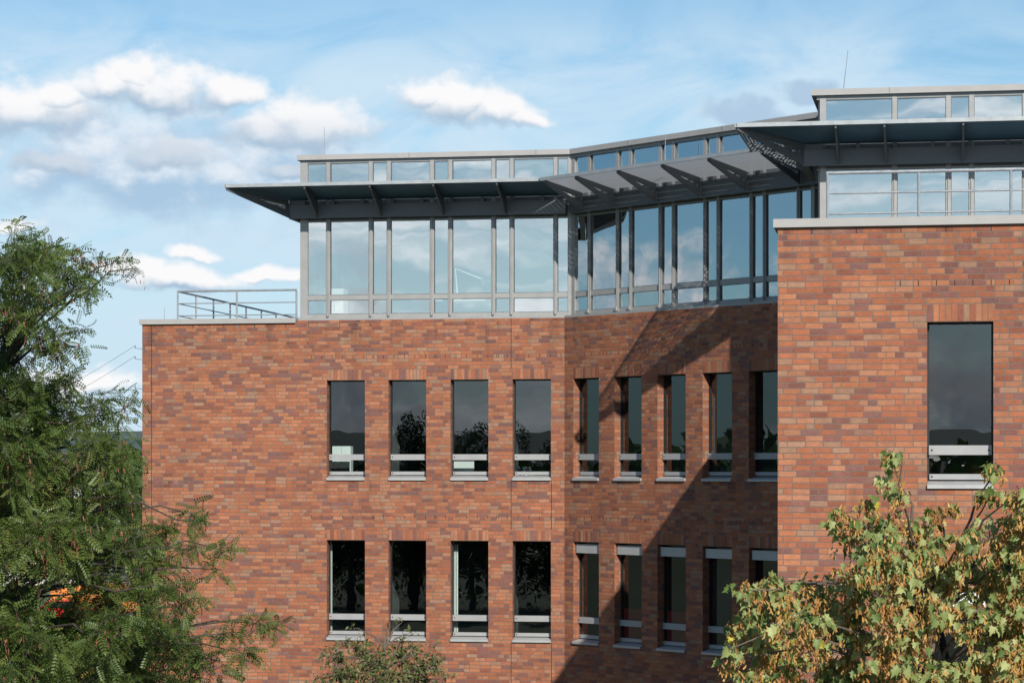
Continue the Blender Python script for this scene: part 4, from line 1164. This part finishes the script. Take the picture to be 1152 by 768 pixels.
for i in range(N_):
    a0, a1 = 2*math.pi*i/N_, 2*math.pi*(i+1)/N_
    hh = lambda a: 12 + 9*math.sin(a*2+1.2) + 5*math.sin(a*5)
    for (r0, r1, f0, f1) in ((900, 1100, 0, .6), (1100, 1350, .6, 1.0), (1350, 1700, 1.0, .7)):
        q = [(r0, a0, f0), (r0, a1, f0), (r1, a1, f1), (r1, a0, f1)]
        mb.face([(r*math.sin(a), r*math.cos(a), GROUND - .5 + (hh(a)+14)*f*1.0) for r, a, f in q])
struct(mb.build('hills', pbr('hill_wood', (.06, .085, .07), .95, 0, .25, .02), smooth=True))

# ------------------------------------------------------------------ glimpses behind the locust: house, vehicles, wires
def house():
    D = 200.0; c = at(85, 570, D)
    root = empty('white_house', (c.x, D, GROUND), 'white rendered house with yellow framed windows behind the locust tree', 'house')
    H = Frame((c.x-6.0, D), 0); w, dp, eave = 8.0, 8.0, GROUND+8.6
    mb = MB(); mb.box(H, 0, w, -dp, 0, GROUND, eave); mb.build('wall', pbr('render', (.62, .62, .60), .9, 0, .05, 1), root)
    mb = MB()
    A = [H(-.4, .5, eave+.01), H(w+.4, .5, eave+.01), H(w+.4, -dp-.5, eave+.01), H(-.4, -dp-.5, eave+.01)]
    r0, r1 = H(-.4, -dp/2, eave+2.2), H(w+.4, -dp/2, eave+2.2)
    mb.face([A[0], A[1], r1, r0]); mb.face([A[2], A[3], r0, r1]); mb.face([A[1], A[2], r1]); mb.face([A[3], A[0], r0]); mb.face(A[::-1])
    rf = mb.build('roof', pbr('roof_tile', (.10, .07, .06), .9, 0, .2, 3), root)
    mb = MB(); mb.box(H, 2, 2.7, -dp*.7, -dp*.55, eave+1.0, eave+2.9); mb.build('chimney', M_BRICK, rf)
    yel = pbr('yellow_paint', (.62, .50, .08), .6, 0, .05, 3)
    for (sx, zz) in ((1.2, 5.6), (3.5, 5.6), (5.9, 5.6), (1.2, 2.2), (5.9, 2.2)):
        mb = MB()
        for (x0, x1, y0, y1) in ((0, .14, 0, 1.5), (1.06, 1.2, 0, 1.5), (.14, 1.06, 1.36, 1.5), (.14, 1.06, 0, .14)):
            mb.box(H, sx+x0, sx+x1, .002, .07, GROUND+zz+y0, GROUND+zz+y1)
        wd = mb.build('window', yel, root)
        mb = MB(); mb.box(H, sx+.14, sx+1.06, .002, .03, GROUND+zz+.14, GROUND+zz+1.36); mb.build('pane', M_SCREEN, wd)
house()
def car(px, py, D, col, name, label, cat, van=False, ln=4.4, ang=0.0):
    c = at(px, py, D); root = empty(name, (c.x, D, GROUND+.004), label, cat)
    F = Frame((c.x-ln/2, D), ang); z = GROUND+.004
    prof = [(0, .35), (0, .85), (.25, .95), (.95, 1.0), (1.55, 1.5), (3.1, 1.52), (3.85, 1.02), (4.4, .9), (4.4, .35)] if not van else \
           [(0, .4), (0, 2.35), (.1, 2.45), (4.3, 2.45), (4.75, 2.2), (5.4, 1.25), (6.0, 1.05), (6.0, .4)]
    mb = MB(); wdt = 1.75
    f0 = [F(s, .0, z+h) for s, h in prof]; f1 = [F(s, -wdt, z+h) for s, h in prof]
    mb.face(f0); mb.face(f1[::-1])
    for i in range(len(prof)):
        j = (i+1) % len(prof); mb.face([f0[j], f0[i], f1[i], f1[j]])
    mb.build('body', pbr(label[:8]+'_paint', col, .3, 0, .03, 2), root)
    win = [(1.3, 1.05), (1.68, 1.44), (3.0, 1.45), (3.55, 1.06)] if not van else [(4.2, 1.4), (4.2, 2.15), (4.65, 2.1), (5.15, 1.4)]
    mb = MB(); mb.face([F(s, .004, z+h) for s, h in win]); mb.build('side_window', M_SCREEN, root)
    mb = MB(); mb.face([F(s, -wdt-.004, z+h) for s, h in win][::-1]); mb.build('side_window', M_SCREEN, root)
    for s in ((.85, 3.55) if not van else (1.2, 4.9)):
        for o_ in (.01, -wdt-.01):
            m_ = MB(); m_.tube([F(s, o_-.1, z+.33), F(s, o_+.1, z+.33)], .33, 16); wl = m_.build('wheel', M_CHAR, root)
            sg = 1 if o_ > 0 else -1
            m_ = MB(); m_.tube([F(s, o_+sg*.101, z+.33), F(s, o_+sg*.115, z+.33)], .2, 12); m_.build('rim', M_ALULIGHT, wl)
car(66, 672, 150.0, (.62, .045, .03), 'parked_car', 'bright red car on the road behind the locust tree', 'car')
car(112, 672, 152.0, (.55, .20, .05), 'delivery_van', 'orange delivery van on the road behind the locust tree', 'van', True, 6.0)

def pole():
    D = 100.0; p = at(166, 404, D)
    root = empty('utility_pole', (p.x, D, GROUND), 'utility pole half hidden behind the left corner of the brick wing', 'pole')
    m_ = MB(); m_.tube([(p.x, D, GROUND), (p.x, D, p.z+.35)], [.16, .11], 10); m_.build('mast', M_STEEL, root)
    for py in (392, 404, 437):
        z = at(160, py, D).z
        m_ = MB(); m_.tube([(p.x, D, z-.05), (p.x-.5, D, z+.02)], .010, 6); m_.build('arm', M_STEEL, root)
        m_ = MB(); m_.tube([(p.x-.5, D, z+.02), (p.x-.5, D, z+.12)], .016, 8); m_.build('insulator', M_CHAR, root)
        e = at(-120, py+118, D+10)
        pts_ = [Vector((p.x-.5, D, z+.12)).lerp(e, float(t)) - Vector((0, 0, float(4*.55*t*(1-t)))) for t in np.linspace(0, 1, 14)]
        m_ = MB(); m_.tube(pts_, .007, 5)
        tag(m_.build('overhead_wire', M_STEEL), {392: 'topmost thin wire sloping down left from the pole behind the brick corner', 404: 'middle thin wire sloping down left from the pole behind the brick corner', 437: 'lowest thin wire sloping down left from the pole behind the brick corner'}[py], 'wire', 'overhead wires')
pole()
